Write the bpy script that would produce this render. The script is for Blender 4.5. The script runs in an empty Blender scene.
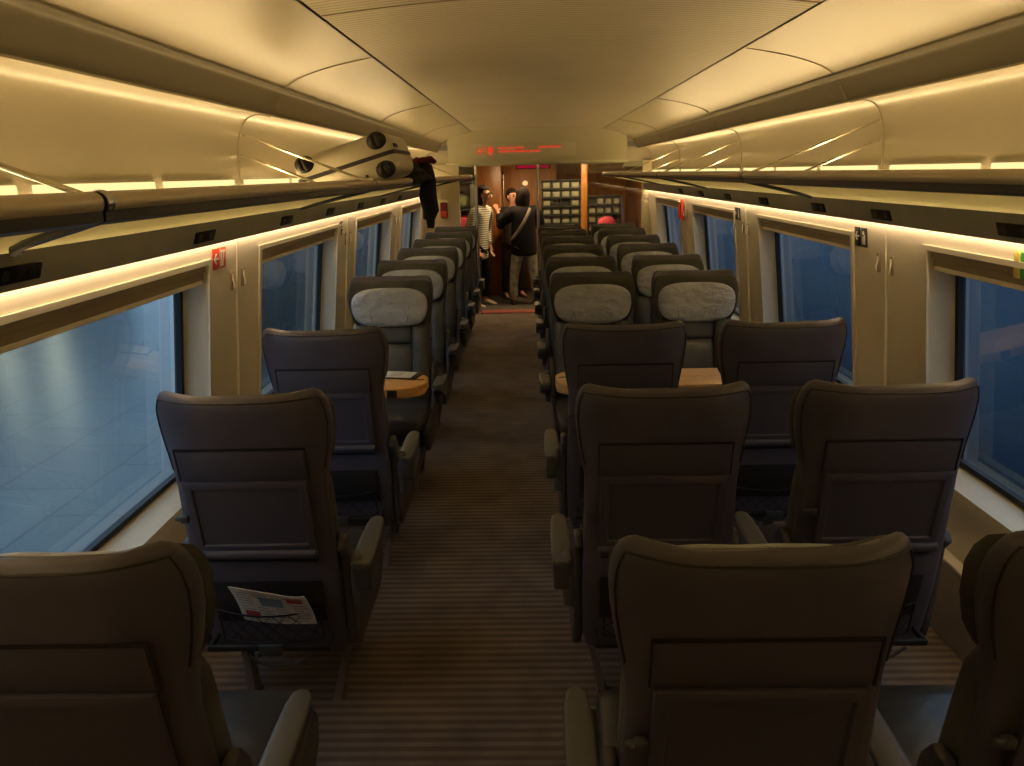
import bpy, bmesh, math, random
from mathutils import Vector, Matrix
random.seed(7)
R = math.radians
PI = math.pi
scn = bpy.context.scene
COL = scn.collection

# ------------------------------------------------------------------ materials
def nodes_of(name):
    m = bpy.data.materials.new(name)
    m.use_nodes = True
    nt = m.node_tree
    return m, nt, nt.nodes['Principled BSDF']

def pm(name, col, rough=.5, metal=0., bump=0., bscale=60., mott=0., mscale=8., spec=.5, coat=0., stretch=(1, 1, 1), rnd=False, bdist=.01):
    m, nt, b = nodes_of(name)
    b.inputs['Base Color'].default_value = (*col, 1)
    b.inputs['Roughness'].default_value = rough
    b.inputs['Metallic'].default_value = metal
    b.inputs['Specular IOR Level'].default_value = spec
    b.inputs['Coat Weight'].default_value = coat
    L = nt.links
    vec = None
    if bump or mott:
        tc = nt.nodes.new('ShaderNodeTexCoord')
        mp = nt.nodes.new('ShaderNodeMapping')
        mp.inputs['Scale'].default_value = stretch
        L.new(tc.outputs['Object'], mp.inputs['Vector'])
        vec = mp.outputs['Vector']
        if rnd:
            oi = nt.nodes.new('ShaderNodeObjectInfo')
            mu = nt.nodes.new('ShaderNodeMath'); mu.operation = 'MULTIPLY'; mu.inputs[1].default_value = 37.
            L.new(oi.outputs['Random'], mu.inputs[0])
            L.new(mu.outputs[0], mp.inputs['Location'])
    if bump:
        n = nt.nodes.new('ShaderNodeTexNoise')
        n.inputs['Scale'].default_value = bscale
        n.inputs['Detail'].default_value = 4
        bp = nt.nodes.new('ShaderNodeBump')
        bp.inputs['Strength'].default_value = bump
        bp.inputs['Distance'].default_value = bdist
        L.new(vec, n.inputs['Vector'])
        L.new(n.outputs['Fac'], bp.inputs['Height'])
        L.new(bp.outputs['Normal'], b.inputs['Normal'])
    if mott:
        n2 = nt.nodes.new('ShaderNodeTexNoise')
        n2.inputs['Scale'].default_value = mscale
        n2.inputs['Detail'].default_value = 3
        L.new(vec, n2.inputs['Vector'])
        cr = nt.nodes.new('ShaderNodeValToRGB')
        cr.color_ramp.elements[0].position = .3
        cr.color_ramp.elements[1].position = .7
        cr.color_ramp.elements[0].color = (*[c * (1 - mott) for c in col], 1)
        cr.color_ramp.elements[1].color = (*[min(1, c * (1 + mott)) for c in col], 1)
        L.new(n2.outputs['Fac'], cr.inputs['Fac'])
        L.new(cr.outputs['Color'], b.inputs['Base Color'])
    return m

def emit(name, col, s):
    m = bpy.data.materials.new(name); m.use_nodes = True
    nt = m.node_tree; nt.nodes.clear()
    e = nt.nodes.new('ShaderNodeEmission'); o = nt.nodes.new('ShaderNodeOutputMaterial')
    e.inputs[0].default_value = (*col, 1); e.inputs[1].default_value = s
    nt.links.new(e.outputs[0], o.inputs[0])
    return m

def pane_glass(name, tint, ior=1.5, extra=0.):
    m = bpy.data.materials.new(name); m.use_nodes = True
    nt = m.node_tree; nt.nodes.clear()
    t = nt.nodes.new('ShaderNodeBsdfTransparent'); t.inputs[0].default_value = (*tint, 1)
    g = nt.nodes.new('ShaderNodeBsdfGlossy'); g.inputs['Roughness'].default_value = .01
    f = nt.nodes.new('ShaderNodeFresnel'); f.inputs['IOR'].default_value = ior
    a = nt.nodes.new('ShaderNodeMath'); a.operation = 'ADD'; a.inputs[1].default_value = extra; a.use_clamp = True
    mx = nt.nodes.new('ShaderNodeMixShader'); o = nt.nodes.new('ShaderNodeOutputMaterial')
    L = nt.links
    ge = nt.nodes.new('ShaderNodeNewGeometry'); io = nt.nodes.new('ShaderNodeMapRange')
    io.inputs[3].default_value = ior; io.inputs[4].default_value = 1 / ior
    L.new(ge.outputs['Backfacing'], io.inputs[0]); L.new(io.outputs[0], f.inputs['IOR'])
    L.new(f.outputs[0], a.inputs[0]); L.new(a.outputs[0], mx.inputs[0])
    L.new(t.outputs[0], mx.inputs[1]); L.new(g.outputs[0], mx.inputs[2]); L.new(mx.outputs[0], o.inputs[0])
    return m

def striped(name, c1, c2, period, axis=1, rough=.9, bump=.0, duty=None, spec=.3, mott=.0, mscale=3.):
    """bands across one object axis, period in metres"""
    m, nt, b = nodes_of(name)
    L = nt.links
    tc = nt.nodes.new('ShaderNodeTexCoord')
    sp = nt.nodes.new('ShaderNodeSeparateXYZ'); L.new(tc.outputs['Object'], sp.inputs[0])
    mu = nt.nodes.new('ShaderNodeMath'); mu.operation = 'MULTIPLY'; mu.inputs[1].default_value = 2 * PI / period
    L.new(sp.outputs[axis], mu.inputs[0])
    si = nt.nodes.new('ShaderNodeMath'); si.operation = 'SINE'; L.new(mu.outputs[0], si.inputs[0])
    mr = nt.nodes.new('ShaderNodeMapRange')
    lo, hi = (-.6, .6) if duty is None else duty
    mr.inputs[1].default_value = lo; mr.inputs[2].default_value = hi
    L.new(si.outputs[0], mr.inputs[0])
    mx = nt.nodes.new('ShaderNodeMix'); mx.data_type = 'RGBA'
    mx.inputs['A'].default_value = (*c1, 1); mx.inputs['B'].default_value = (*c2, 1)
    L.new(mr.outputs[0], mx.inputs['Factor'])
    out = mx.outputs['Result']
    if mott:
        n = nt.nodes.new('ShaderNodeTexNoise'); n.inputs['Scale'].default_value = mscale; n.inputs['Detail'].default_value = 6
        L.new(tc.outputs['Object'], n.inputs['Vector'])
        r2 = nt.nodes.new('ShaderNodeMapRange'); r2.inputs[3].default_value = 1 - mott; r2.inputs[4].default_value = 1 + mott
        r2.inputs[1].default_value = .3; r2.inputs[2].default_value = .7
        L.new(n.outputs['Fac'], r2.inputs[0])
        m2 = nt.nodes.new('ShaderNodeMix'); m2.data_type = 'RGBA'; m2.blend_type = 'MULTIPLY'; m2.inputs['Factor'].default_value = 1
        L.new(out, m2.inputs['A']); L.new(r2.outputs[0], m2.inputs['B'])
        out = m2.outputs['Result']
    L.new(out, b.inputs['Base Color'])
    b.inputs['Roughness'].default_value = rough
    b.inputs['Specular IOR Level'].default_value = spec
    if bump:
        bp = nt.nodes.new('ShaderNodeBump'); bp.inputs['Strength'].default_value = bump; bp.inputs['Distance'].default_value = .004
        L.new(mr.outputs[0], bp.inputs['Height']); L.new(bp.outputs['Normal'], b.inputs['Normal'])
    return m

def wood(name, c1, c2, scale=6., stretch=(1, 9, 9), rough=.35):
    m, nt, b = nodes_of(name)
    L = nt.links
    tc = nt.nodes.new('ShaderNodeTexCoord'); mp = nt.nodes.new('ShaderNodeMapping')
    mp.inputs['Scale'].default_value = stretch
    n = nt.nodes.new('ShaderNodeTexNoise'); n.inputs['Scale'].default_value = scale; n.inputs['Detail'].default_value = 5; n.inputs['Distortion'].default_value = .6
    cr = nt.nodes.new('ShaderNodeValToRGB')
    cr.color_ramp.elements[0].position = .35; cr.color_ramp.elements[1].position = .65
    cr.color_ramp.elements[0].color = (*c1, 1); cr.color_ramp.elements[1].color = (*c2, 1)
    L.new(tc.outputs['Object'], mp.inputs['Vector']); L.new(mp.outputs['Vector'], n.inputs['Vector'])
    L.new(n.outputs['Fac'], cr.inputs['Fac']); L.new(cr.outputs['Color'], b.inputs['Base Color'])
    b.inputs['Roughness'].default_value = rough
    return m

def paving(name, c1, c2, joint, rough):
    m, nt, b = nodes_of(name)
    L = nt.links
    tc = nt.nodes.new('ShaderNodeTexCoord'); mp = nt.nodes.new('ShaderNodeMapping')
    mp.inputs['Rotation'].default_value = (0, 0, R(90))
    br = nt.nodes.new('ShaderNodeTexBrick')
    br.inputs['Scale'].default_value = 1.
    br.inputs['Brick Width'].default_value = 1.0; br.inputs['Row Height'].default_value = .72
    br.inputs['Mortar Size'].default_value = .012
    br.inputs['Color1'].default_value = (*c1, 1); br.inputs['Color2'].default_value = (*c2, 1); br.inputs['Mortar'].default_value = (*joint, 1)
    br.offset = .5
    L.new(tc.outputs['Object'], mp.inputs['Vector']); L.new(mp.outputs['Vector'], br.inputs['Vector'])
    L.new(br.outputs['Color'], b.inputs['Base Color'])
    b.inputs['Roughness'].default_value = rough
    n = nt.nodes.new('ShaderNodeTexNoise'); n.inputs['Scale'].default_value = 14; n.inputs['Detail'].default_value = 4
    L.new(tc.outputs['Object'], n.inputs['Vector'])
    bp = nt.nodes.new('ShaderNodeBump'); bp.inputs['Strength'].default_value = .15; bp.inputs['Distance'].default_value = .01
    L.new(n.outputs['Fac'], bp.inputs['Height']); L.new(bp.outputs['Normal'], b.inputs['Normal'])
    return m

def frosted(name, col, trans):
    m = bpy.data.materials.new(name); m.use_nodes = True
    nt = m.node_tree; b = nt.nodes['Principled BSDF']; o = nt.nodes['Material Output']
    b.inputs['Base Color'].default_value = (*col, 1); b.inputs['Roughness'].default_value = .3
    t = nt.nodes.new('ShaderNodeBsdfTranslucent'); t.inputs[0].default_value = (*col, 1)
    mx = nt.nodes.new('ShaderNodeMixShader'); mx.inputs[0].default_value = trans
    nt.links.new(b.outputs[0], mx.inputs[1]); nt.links.new(t.outputs[0], mx.inputs[2]); nt.links.new(mx.outputs[0], o.inputs[0])
    return m

M = {}
M['shell'] = pm('brown_leather', (.074, .068, .094), .40, bump=.10, bscale=160, mott=.18, mscale=5, bdist=.003)
M['panel'] = pm('brown_panel', (.058, .053, .074), .55, bump=.08, bscale=300, bdist=.002)
M['groove'] = pm('groove_black', (.008, .007, .008), .7)
M['piping'] = pm('piping', (.020, .016, .014), .5)
M['olive'] = pm('olive_leather', (.075, .080, .068), .42, bump=.22, bscale=26, mott=.25, mscale=9, rnd=True, bdist=.008)
M['headcap'] = pm('dark_olive_velour', (.036, .036, .025), .75, bump=.25, bscale=40, mott=.3, mscale=10, rnd=True, bdist=.006)
M['pillow'] = pm('grey_pillow', (.37, .40, .43), .6, bump=1., bscale=13, mott=.16, mscale=6, rnd=True, bdist=.03, stretch=(1, 1, 1.8))
M['seatblack'] = pm('black_leather', (.035, .035, .034), .32, bump=.25, bscale=22, bdist=.008)
M['armpad'] = pm('grey_arm_pad', (.095, .098, .096), .42, bump=.05, bscale=200, bdist=.002)
M['armbody'] = pm('dark_arm_body', (.055, .055, .056), .45)
M['side'] = pm('side_shield', (.05, .05, .056), .45, bump=.05, bscale=200, bdist=.002)
M['legm'] = pm('grey_painted_steel', (.16, .15, .14), .4, metal=.4)
M['net'] = pm('black_net', (.012, .011, .011), .8)
M['steel'] = pm('satin_steel', (.55, .54, .52), .25, metal=1.)
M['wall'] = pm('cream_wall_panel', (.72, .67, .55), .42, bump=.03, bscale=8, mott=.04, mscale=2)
M['wallseam'] = pm('panel_seam', (.30, .25, .17), .7)
M['sill'] = pm('sill_cream', (.72, .67, .56), .38)
M['heater'] = pm('heater_cover', (.50, .45, .39), .5)
M['blind'] = pm('blind_cassette', (.28, .23, .155), .5)
M['gasket'] = pm('black_gasket', (.012, .012, .014), .6)
M['ceil'] = pm('ceiling_side', (.43, .375, .25), .33, bump=.05, bscale=1.6, mott=.03, mscale=2, bdist=.03)
M['ceilc'] = striped('ceiling_slotted', (.33, .29, .20), (.60, .53, .37), .034, 1, .45, bump=.2, duty=(-.9, -.5), spec=.4, mott=.05, mscale=2.)
M['fascia'] = pm('dark_fascia', (.23, .195, .135), .45)
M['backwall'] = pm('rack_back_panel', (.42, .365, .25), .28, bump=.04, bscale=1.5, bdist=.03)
M['dark'] = pm('service_strip', (.25, .235, .215), .6, bump=.05, bscale=90, mott=.1, mscale=5, bdist=.002)
M['black'] = pm('black_plastic', (.010, .010, .010), .45)
M['lampgrey'] = pm('reading_light_black', (.010, .009, .008), .6, spec=.2)
M['rail'] = pm('rail_bronze', (.66, .57, .41), .30, metal=.25)
M['rackglass'] = frosted('rack_frosted_glass', (.93, .93, .76), .78)
M['strut'] = pm('strut_alu', (.75, .70, .58), .18, metal=.9)
M['lamp'] = emit('warm_tube', (1., .71, .35), 20.)
M['glowline'] = emit('wall_glow', (1., .72, .30), 1.2)
M['slot'] = emit('warm_slot', (1., .70, .40), 16.)
M['carpet'] = striped('ribbed_carpet', (.115, .090, .076), (.18, .148, .128), .042, 1, .95, bump=.5, spec=.15, mott=.22, mscale=5.)
M['carpet2'] = pm('plain_carpet', (.12, .075, .055), .95, bump=.4, bscale=220, mott=.2, mscale=8, spec=.15)
M['table'] = wood('table_beech', (.60, .31, .09), (.74, .42, .14), 5., (2, 12, 12), .32)
M['tablepale'] = wood('table_beech_pale', (.62, .40, .22), (.72, .48, .28), 5., (2, 12, 12), .3)
M['darkwood'] = wood('brown_veneer', (.20, .075, .016), (.30, .12, .028), 3., (8, 8, 1), .35)
M['orange'] = wood('orange_veneer', (.36, .14, .025), (.50, .21, .045), 2., (6, 6, 1), .4)
M['paper'] = pm('white_paper', (.62, .60, .52), .8)
M['news'] = pm('newsprint', (.66, .60, .52), .85, mott=.1, mscale=30)
M['ink'] = pm('grey_print', (.16, .15, .14), .9)
M['redink'] = pm('red_print', (.45, .05, .03), .8)
M['blueink'] = pm('blue_print', (.22, .30, .38), .8)
M['suitcase'] = pm('champagne_shell', (.55, .50, .36), .28, metal=.35, mott=.05, mscale=4)
M['zip'] = pm('dark_zip', (.03, .022, .016), .6)
M['rubber'] = pm('wheel_rubber', (.012, .012, .012), .5)
M['cloth'] = pm('black_cloth', (.010, .010, .013), .9, bump=.4, bscale=40)
M['redcloth'] = pm('dark_red_cloth', (.16, .012, .018), .8, bump=.3, bscale=50)
M['signred'] = pm('sign_red', (.62, .055, .02), .45)
M['signblack'] = pm('sign_black', (.02, .02, .02), .5)
M['signwhite'] = pm('sign_white', (.75, .73, .66), .5)
M['signgreen'] = pm('sign_green', (.04, .36, .06), .45)
M['signyellow'] = pm('sign_yellow', (.70, .60, .14), .45)
M['glass'] = pane_glass('window_glass', (.82, .88, .90), 1.5, .09)
M['pglass'] = pane_glass('partition_glass', (.90, .93, .90), 1.5, .02)
M['header'] = pm('header_cream', (.42, .38, .24), .45)
M['led'] = emit('led_red', (1., .08, .03), .55)
M['magenta'] = emit('magenta_sign', (.75, .015, .06), .30)
M['floorv'] = pm('vestibule_floor', (.07, .065, .055), .6, mott=.2, mscale=6)
M['threshold'] = pm('red_threshold', (.28, .06, .045), .6)
M['cream2'] = pm('end_panel_cream', (.50, .44, .29), .45)
M['pave'] = paving('platform_paving', (.040, .056, .060), (.060, .078, .080), (.006, .008, .010), .30)
M['asphalt'] = paving('far_platform', (.020, .028, .040), (.026, .034, .047), (.008, .01, .015), .5)
M['concrete'] = pm('station_wall', (.05, .065, .085), .7, mott=.2, mscale=1.)
M['boardglow'] = emit('board_glow', (1., .96, .68), 7.)
M['bluewall'] = pm('blue_station_wall', (.032, .062, .105), .6, mott=.15, mscale=.6)
M['darkscreen'] = pm('dark_shelter', (.030, .036, .034), .5, mott=.2, mscale=.8)
M['skin'] = pm('skin', (.50, .27, .18), .55)
M['hair'] = pm('dark_hair', (.014, .009, .007), .85, bump=.6, bscale=60, spec=.2, bdist=.01)
M['lips'] = pm('lips', (.32, .12, .09), .6)
M['trouser'] = pm('grey_green_trousers', (.30, .30, .23), .85, mott=.40, mscale=16)
M['darkcloth'] = pm('dark_cloth', (.015, .012, .012), .9, bump=.2, bscale=20, spec=.2)
M['jacket'] = pm('dark_jacket', (.012, .011, .014), .9, bump=.3, bscale=14, spec=.2)
M['strap'] = pm('grey_strap', (.25, .22, .19), .6)
M['stripe'] = striped('striped_shirt', (.60, .60, .52), (.13, .14, .13), .030, 2, .85, duty=(.25, .6))
M['shoe'] = pm('pale_shoe', (.55, .50, .44), .5)
M['shoedark'] = pm('dark_shoe', (.03, .015, .012), .6)
M['lattice'] = pm('lattice_bar', (.02, .02, .018), .6)
M['pale'] = pm('pale_square', (.30, .30, .23), .6)
M['pink'] = pm('pink_cloth', (.55, .05, .11), .7)
M['greenbag'] = pm('green_bag', (.20, .22, .10), .8)

# ------------------------------------------------------------------ mesh helpers
class MB:
    def __init__(s):
        s.v = []; s.f = []; s.m = []
    def add(s, verts, faces, mi=0):
        o = len(s.v)
        s.v += [tuple(v) for v in verts]
        for f in faces:
            s.f.append([i + o for i in f]); s.m.append(mi)
        return s
    def bm(s, bm, mat=None, mi=0):
        bm.verts.index_update()
        vs = [(mat @ v.co) if mat else v.co.copy() for v in bm.verts]
        s.add(vs, [[v.index for v in f.verts] for f in bm.faces], mi)
        bm.free()
        return s
    def box(s, c, size, bev=0., rot=None, seg=2, mi=0):
        bm = bmesh.new(); bmesh.ops.create_cube(bm, size=1)
        for v in bm.verts: v.co = Vector((v.co.x * size[0], v.co.y * size[1], v.co.z * size[2]))
        if bev: bmesh.ops.bevel(bm, geom=list(bm.edges), offset=min(bev, min(size) * .49), segments=seg, profile=.5, affect='EDGES')
        mt = Matrix.Translation(c)
        if rot: mt = mt @ (rot if isinstance(rot, Matrix) else Matrix.Rotation(rot[2], 4, 'Z') @ Matrix.Rotation(rot[1], 4, 'Y') @ Matrix.Rotation(rot[0], 4, 'X'))
        return s.bm(bm, mt, mi)
    def prism(s, poly, a0, a1, axis='x', bev=0., seg=2, mi=0):
        """polygon extruded along an axis; poly is (y,z) for x, (x,z) for y, (x,y) for z"""
        def P(p, a): return {'x': (a, p[0], p[1]), 'y': (p[0], a, p[1]), 'z': (p[0], p[1], a)}[axis]
        bm = bmesh.new()
        A = [bm.verts.new(P(p, a0)) for p in poly]; B = [bm.verts.new(P(p, a1)) for p in poly]
        n = len(poly)
        bm.faces.new(A); bm.faces.new(B[::-1])
        for i in range(n):
            j = (i + 1) % n
            bm.faces.new((A[j], A[i], B[i], B[j]))
        bmesh.ops.recalc_face_normals(bm, faces=bm.faces)
        if bev: bmesh.ops.bevel(bm, geom=list(bm.edges), offset=bev, segments=seg, profile=.5, affect='EDGES', clamp_overlap=True)
        return s.bm(bm, None, mi)
    def loft(s, loops, caps=True, closed=True, mi=0):
        n = len(loops[0]); vs = [p for l in loops for p in l]; fs = []
        for i in range(len(loops) - 1):
            for j in range(n if closed else n - 1):
                k = (j + 1) % n
                fs.append((i * n + j, i * n + k, (i + 1) * n + k, (i + 1) * n + j))
        if caps:
            fs.append(tuple(range(n))[::-1]); fs.append(tuple((len(loops) - 1) * n + j for j in range(n)))
        return s.add(vs, fs, mi)
    def tube(s, path, r, n=10, caps=True, mi=0, flat=1.):
        pts = [Vector(p) for p in path]; loops = []
        ref = None
        for i, p in enumerate(pts):
            a = pts[max(0, i - 1)]; b = pts[min(len(pts) - 1, i + 1)]
            t = (b - a).normalized()
            if ref is None:
                ref = t.orthogonal().normalized()
            ref = (ref - t * ref.dot(t)).normalized()
            w = t.cross(ref)
            rr = r[i] if isinstance(r, (list, tuple)) else r
            loops.append([p + ref * (math.cos(2 * PI * k / n) * rr) + w * (math.sin(2 * PI * k / n) * rr * flat) for k in range(n)])
        return s.loft(loops, caps, True, mi)
    def cyl(s, a, b, r, n=20, bev=0., mi=0):
        a = Vector(a); b = Vector(b); d = (b - a)
        if bev:
            t = d.normalized()
            return s.tube([a, a + t * .0001, a + t * bev, b - t * bev, b - t * .0001, b], [r - bev, r - bev, r, r, r - bev, r - bev], n, True, mi)
        return s.tube([a, b], r, n, True, mi)
    def ball(s, c, rad, rot=None, n=14, e=1., mi=0):
        bm = bmesh.new(); bmesh.ops.create_uvsphere(bm, u_segments=n * 2, v_segments=n, radius=1)
        for v in bm.verts:
            co = v.co
            if e != 1.:
                co = Vector([math.copysign(abs(q) ** e, q) for q in co])
            v.co = Vector((co.x * rad[0], co.y * rad[1], co.z * rad[2]))
        mt = Matrix.Translation(c)
        if rot: mt = mt @ Matrix.Rotation(rot[2], 4, 'Z') @ Matrix.Rotation(rot[1], 4, 'Y') @ Matrix.Rotation(rot[0], 4, 'X')
        return s.bm(bm, mt, mi)
    def warp(s, fn):
        s.v = [tuple(fn(*v)) for v in s.v]; return s
    def build(s, name, mat, parent=None, smooth=35, loc=None):
        me = bpy.data.meshes.new(name)
        me.from_pydata(s.v, [], s.f)
        mats = mat if isinstance(mat, (list, tuple)) else [mat]
        for k in mats: me.materials.append(k)
        for p, i in zip(me.polygons, s.m): p.material_index = i
        b = bmesh.new(); b.from_mesh(me); bmesh.ops.recalc_face_normals(b, faces=b.faces); b.to_mesh(me); b.free()
        if smooth:
            for p in me.polygons: p.use_smooth = True
            me.set_sharp_from_angle(angle=R(smooth))
        o = bpy.data.objects.new(name, me); COL.objects.link(o)
        if parent: o.parent = parent
        if loc: o.location = loc
        return o

def tag(o, label=None, cat=None, group=None, kind=None):
    if label: o['label'] = label
    if cat: o['category'] = cat
    if group: o['group'] = group
    if kind: o['kind'] = kind
    return o

def empty(name, loc=(0, 0, 0), rz=0.):
    o = bpy.data.objects.new(name, None); COL.objects.link(o)
    o.empty_display_size = .1
    o.location = loc; o.rotation_euler = (0, 0, rz)
    return o

def copy_tree(o, parent=None):
    c = o.copy(); COL.objects.link(c)
    if parent: c.parent = parent
    for ch in list(o.children): copy_tree(ch, c)
    return c

def superloop(hw, d, e, n=56, y0=0., z=0., curl=0., cs=.5, dip=0.):
    pts = []
    for k in range(n):
        a = 2 * PI * k / n
        c, q = math.cos(a), math.sin(a)
        x = hw * math.copysign(abs(c) ** (2 / e), c)
        y = d * .5 * (1 + math.copysign(abs(q) ** (2 / e), q))
        s_ = abs(x) / max(hw, 1e-6)
        y += curl * max(0., (s_ - cs) / (1 - cs)) ** 2
        pts.append((x, y0 + y, z + dip * (s_ * s_ - .4)))
    return pts

# ------------------------------------------------------------------ carriage profile (x, z), right half
Y0, Y1 = -1.6, 10.12
def xw(z): return 1.40 + .115 * max(0., min(1., (1.545 - z) / .965))
WINS = [(1.42, 3.03), (3.66, 5.19), (5.80, 7.33), (7.96, 9.46)]
WINR = [(1.42, 3.03), (3.76, 5.27), (5.92, 7.40), (8.05, 9.50)]
ZB, ZT = .58, 1.48

# floor
fl = MB()
fl.box((0, (Y0 + Y1) / 2, -.05), (3.02, Y1 - Y0, .1))
tag(fl.build('floor', M['carpet']), kind='structure')
def wins(sx): return WINS if sx < 0 else WINR
def wall(side, sx):
    WINS = wins(sx)
    ys = [Y0]
    for a, b in WINS: ys += [a, b]
    ys.append(Y1)
    zs = [.30, ZB, ZT, 1.55]
    mb = MB()
    for i in range(len(ys) - 1):
        for j in range(len(zs) - 1):
            if j == 1 and i % 2 == 1: continue
            z0, z1 = zs[j], zs[j + 1]
            x0, x1 = sx * xw(z0), sx * xw(z1)
            mb.add([(x0, ys[i], z0), (x0, ys[i + 1], z0), (x1, ys[i + 1], z1), (x1, ys[i], z1)], [(0, 1, 2, 3)])
            o = sx * .12
            if not (j == 1):
                mb.add([(x0 + o, ys[i], z0), (x0 + o, ys[i + 1], z0), (x1 + o, ys[i + 1], z1), (x1 + o, ys[i], z1)], [(0, 1, 2, 3)])
    # top edge returns behind the service strip up to the rack
    mb.add([(sx * 1.40, Y0, 1.55), (sx * 1.40, Y1, 1.55), (sx * 1.45, Y1, 1.62), (sx * 1.45, Y0, 1.62)], [(0, 1, 2, 3)])
    # outer skin of the pillars and bands
    for i in range(0, len(ys) - 1, 2):
        mb.add([(sx * (xw(ZB) + .12), ys[i], ZB), (sx * (xw(ZB) + .12), ys[i + 1], ZB), (sx * (xw(ZT) + .12), ys[i + 1], ZT), (sx * (xw(ZT) + .12), ys[i], ZT)], [(0, 1, 2, 3)])
    w = tag(mb.build('wall_' + side, M['wall'], smooth=0), kind='structure')
    # panel seams on the pillars
    sm = MB()
    for i in range(len(WINS) - 1):
        y = (WINS[i][1] + WINS[i + 1][0]) / 2 + .0
        sm.prism([(sx * (xw(ZB) - .002), ZB - .25), (sx * (xw(ZB) + .01), ZB - .25), (sx * (xw(1.545) + .01), 1.545), (sx * (xw(1.545) - .002), 1.545)], y - .004, y + .004, 'y')
    sm.build('panel_seam', [M['wall']], w)
    # heater duct
    h = MB()
    h.prism([(sx * 1.455, 0), (sx * 1.63, 0), (sx * 1.63, .31), (sx * 1.475, .31), (sx * 1.462, .285)], Y0, Y1, 'y', .006)
    hb = tag(h.build('baseboard_' + side, M['heater']), kind='structure')
    ln = MB(); ln.box((sx * 1.477, (Y0 + Y1) / 2, .312), (.05, Y1 - Y0, .018), .006)
    ln.build('ledge', M['sill'], hb)
    return w

def window(n, sx, ya, yb):
    t = empty('window_%d' % n, (0, 0, 0)); tag(t, kind='structure')
    dx = sx * .105
    # reveal: four boards running out to the pane
    f = MB()
    def P(y, z, o): return (sx * xw(z) + o, y, z)
    e = .0
    for (y0, z0, y1, z1) in ((ya, ZB, yb, ZB), (yb, ZB, yb, ZT), (yb, ZT, ya, ZT), (ya, ZT, ya, ZB)):
        cy, cz = (ya + yb) / 2, (ZB + ZT) / 2
        def inn(y, z, k): return (y + math.copysign(k, cy - y), z + math.copysign(k, cz - z))
        k = .032
        a0, a1 = inn(y0, z0, k), inn(y1, z1, k)
        f.add([P(y0, z0, 0), P(y1, z1, 0), P(a1[0], a1[1], dx), P(a0[0], a0[1], dx)], [(0, 1, 2, 3)])
        f.add([P(y0, z0, 0), P(y1, z1, 0), P(y1, z1, dx + sx * .02), P(y0, z0, dx + sx * .02)], [(0, 1, 2, 3)])
        f.add([P(a0[0], a0[1], dx), P(a1[0], a1[1], dx), P(y1, z1, dx + sx * .02), P(y0, z0, dx + sx * .02)], [(0, 1, 2, 3)])
    # raised lip around the opening
    w_, t_ = .03, .008
    for (y0, y1, z0, z1) in ((ya - w_, yb + w_, ZT - .004, ZT + .016), (ya - w_, ya, ZB - .02, ZT), (yb, yb + w_, ZB - .02, ZT)):
        f.add([P(y, z, o) for o in (-sx * t_, sx * .004) for (y, z) in ((y0, z0), (y1, z0), (y1, z1), (y0, z1))],
              [(0, 1, 2, 3), (7, 6, 5, 4), (0, 4, 5, 1), (1, 5, 6, 2), (2, 6, 7, 3), (3, 7, 4, 0)])
    f.build('window_frame', M['wall'], t, smooth=0)
    s = MB()
    z0 = ZB - .045
    s.add([P(y, z, o) for (z, o) in ((ZB - .005, -sx * .012), (ZB - .05, -sx * .012), (ZB - .05, sx * .003), (ZB + .022, dx * .8), (ZB + .028, dx * .8)) for y in (ya - .02, yb + .02)],
          [(0, 1, 3, 2), (2, 3, 5, 4), (0, 8, 9, 1), (0, 2, 4, 8), (1, 9, 5, 3), (4, 5, 9, 8)])
    s.build('window_sill', M['sill'], t, smooth=0)
    g = MB()
    k = .034
    ww = .022
    yA, yB, zA, zB_ = ya + k, yb - k, ZB + k, ZT - k
    for (y0, y1, z0, z1) in ((yA, yB, zA, zA + ww), (yA, yB, zB_ - ww, zB_), (yA, yA + ww, zA, zB_), (yB - ww, yB, zA, zB_)):
        g.add([P(y, z, o) for o in (dx * .82, dx + sx * .01) for (y, z) in ((y0, z0), (y1, z0), (y1, z1), (y0, z1))],
              [(0, 1, 2, 3), (7, 6, 5, 4), (0, 4, 5, 1), (1, 5, 6, 2), (2, 6, 7, 3), (3, 7, 4, 0)])
    g.build('gasket', M['gasket'], t, smooth=0)
    for q in (dx - sx * .008, dx + sx * .022):
        p = MB()
        p.add([P(yA, zA, q), P(yB, zA, q), P(yB, zB_, q), P(yA, zB_, q)], [(0, 1, 2, 3)])
        p.build('pane', M['glass'], t, smooth=0)
    # roller blind cassette and its bottom rail
    c = MB()
    c.add([P(y, z, o) for (z, o) in ((ZT - .006, sx * .01), (ZT - .030, sx * .006), (ZT - .034, sx * .016), (ZT - .062, sx * .014), (ZT - .062, sx * .07), (ZT - .006, sx * .07)) for y in (ya + .006, yb - .006)],
          [(0, 2, 3, 1), (2, 4, 5, 3), (4, 6, 7, 5), (6, 8, 9, 7), (8, 10, 11, 9), (10, 0, 1, 11), (0, 10, 8, 6, 4, 2), (1, 3, 5, 7, 9, 11)])
    c.build('blind_cassette', M['blind'], t, smooth=0)
    r = MB()
    zc = ZT - .070
    r.box((0, (ya + yb) / 2, 0), (.022, yb - ya - .03, .020), .005)
    r.build('blind_rail', M['sill'], t, loc=(sx * xw(zc) + sx * .024, 0, zc))
    return t

for side, sx in (('left', -1), ('right', 1)): wall(side, sx)
n = 1
for sx in (-1, 1):
    for a, b in wins(sx):
        window(n, sx, a, b); n += 1

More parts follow.
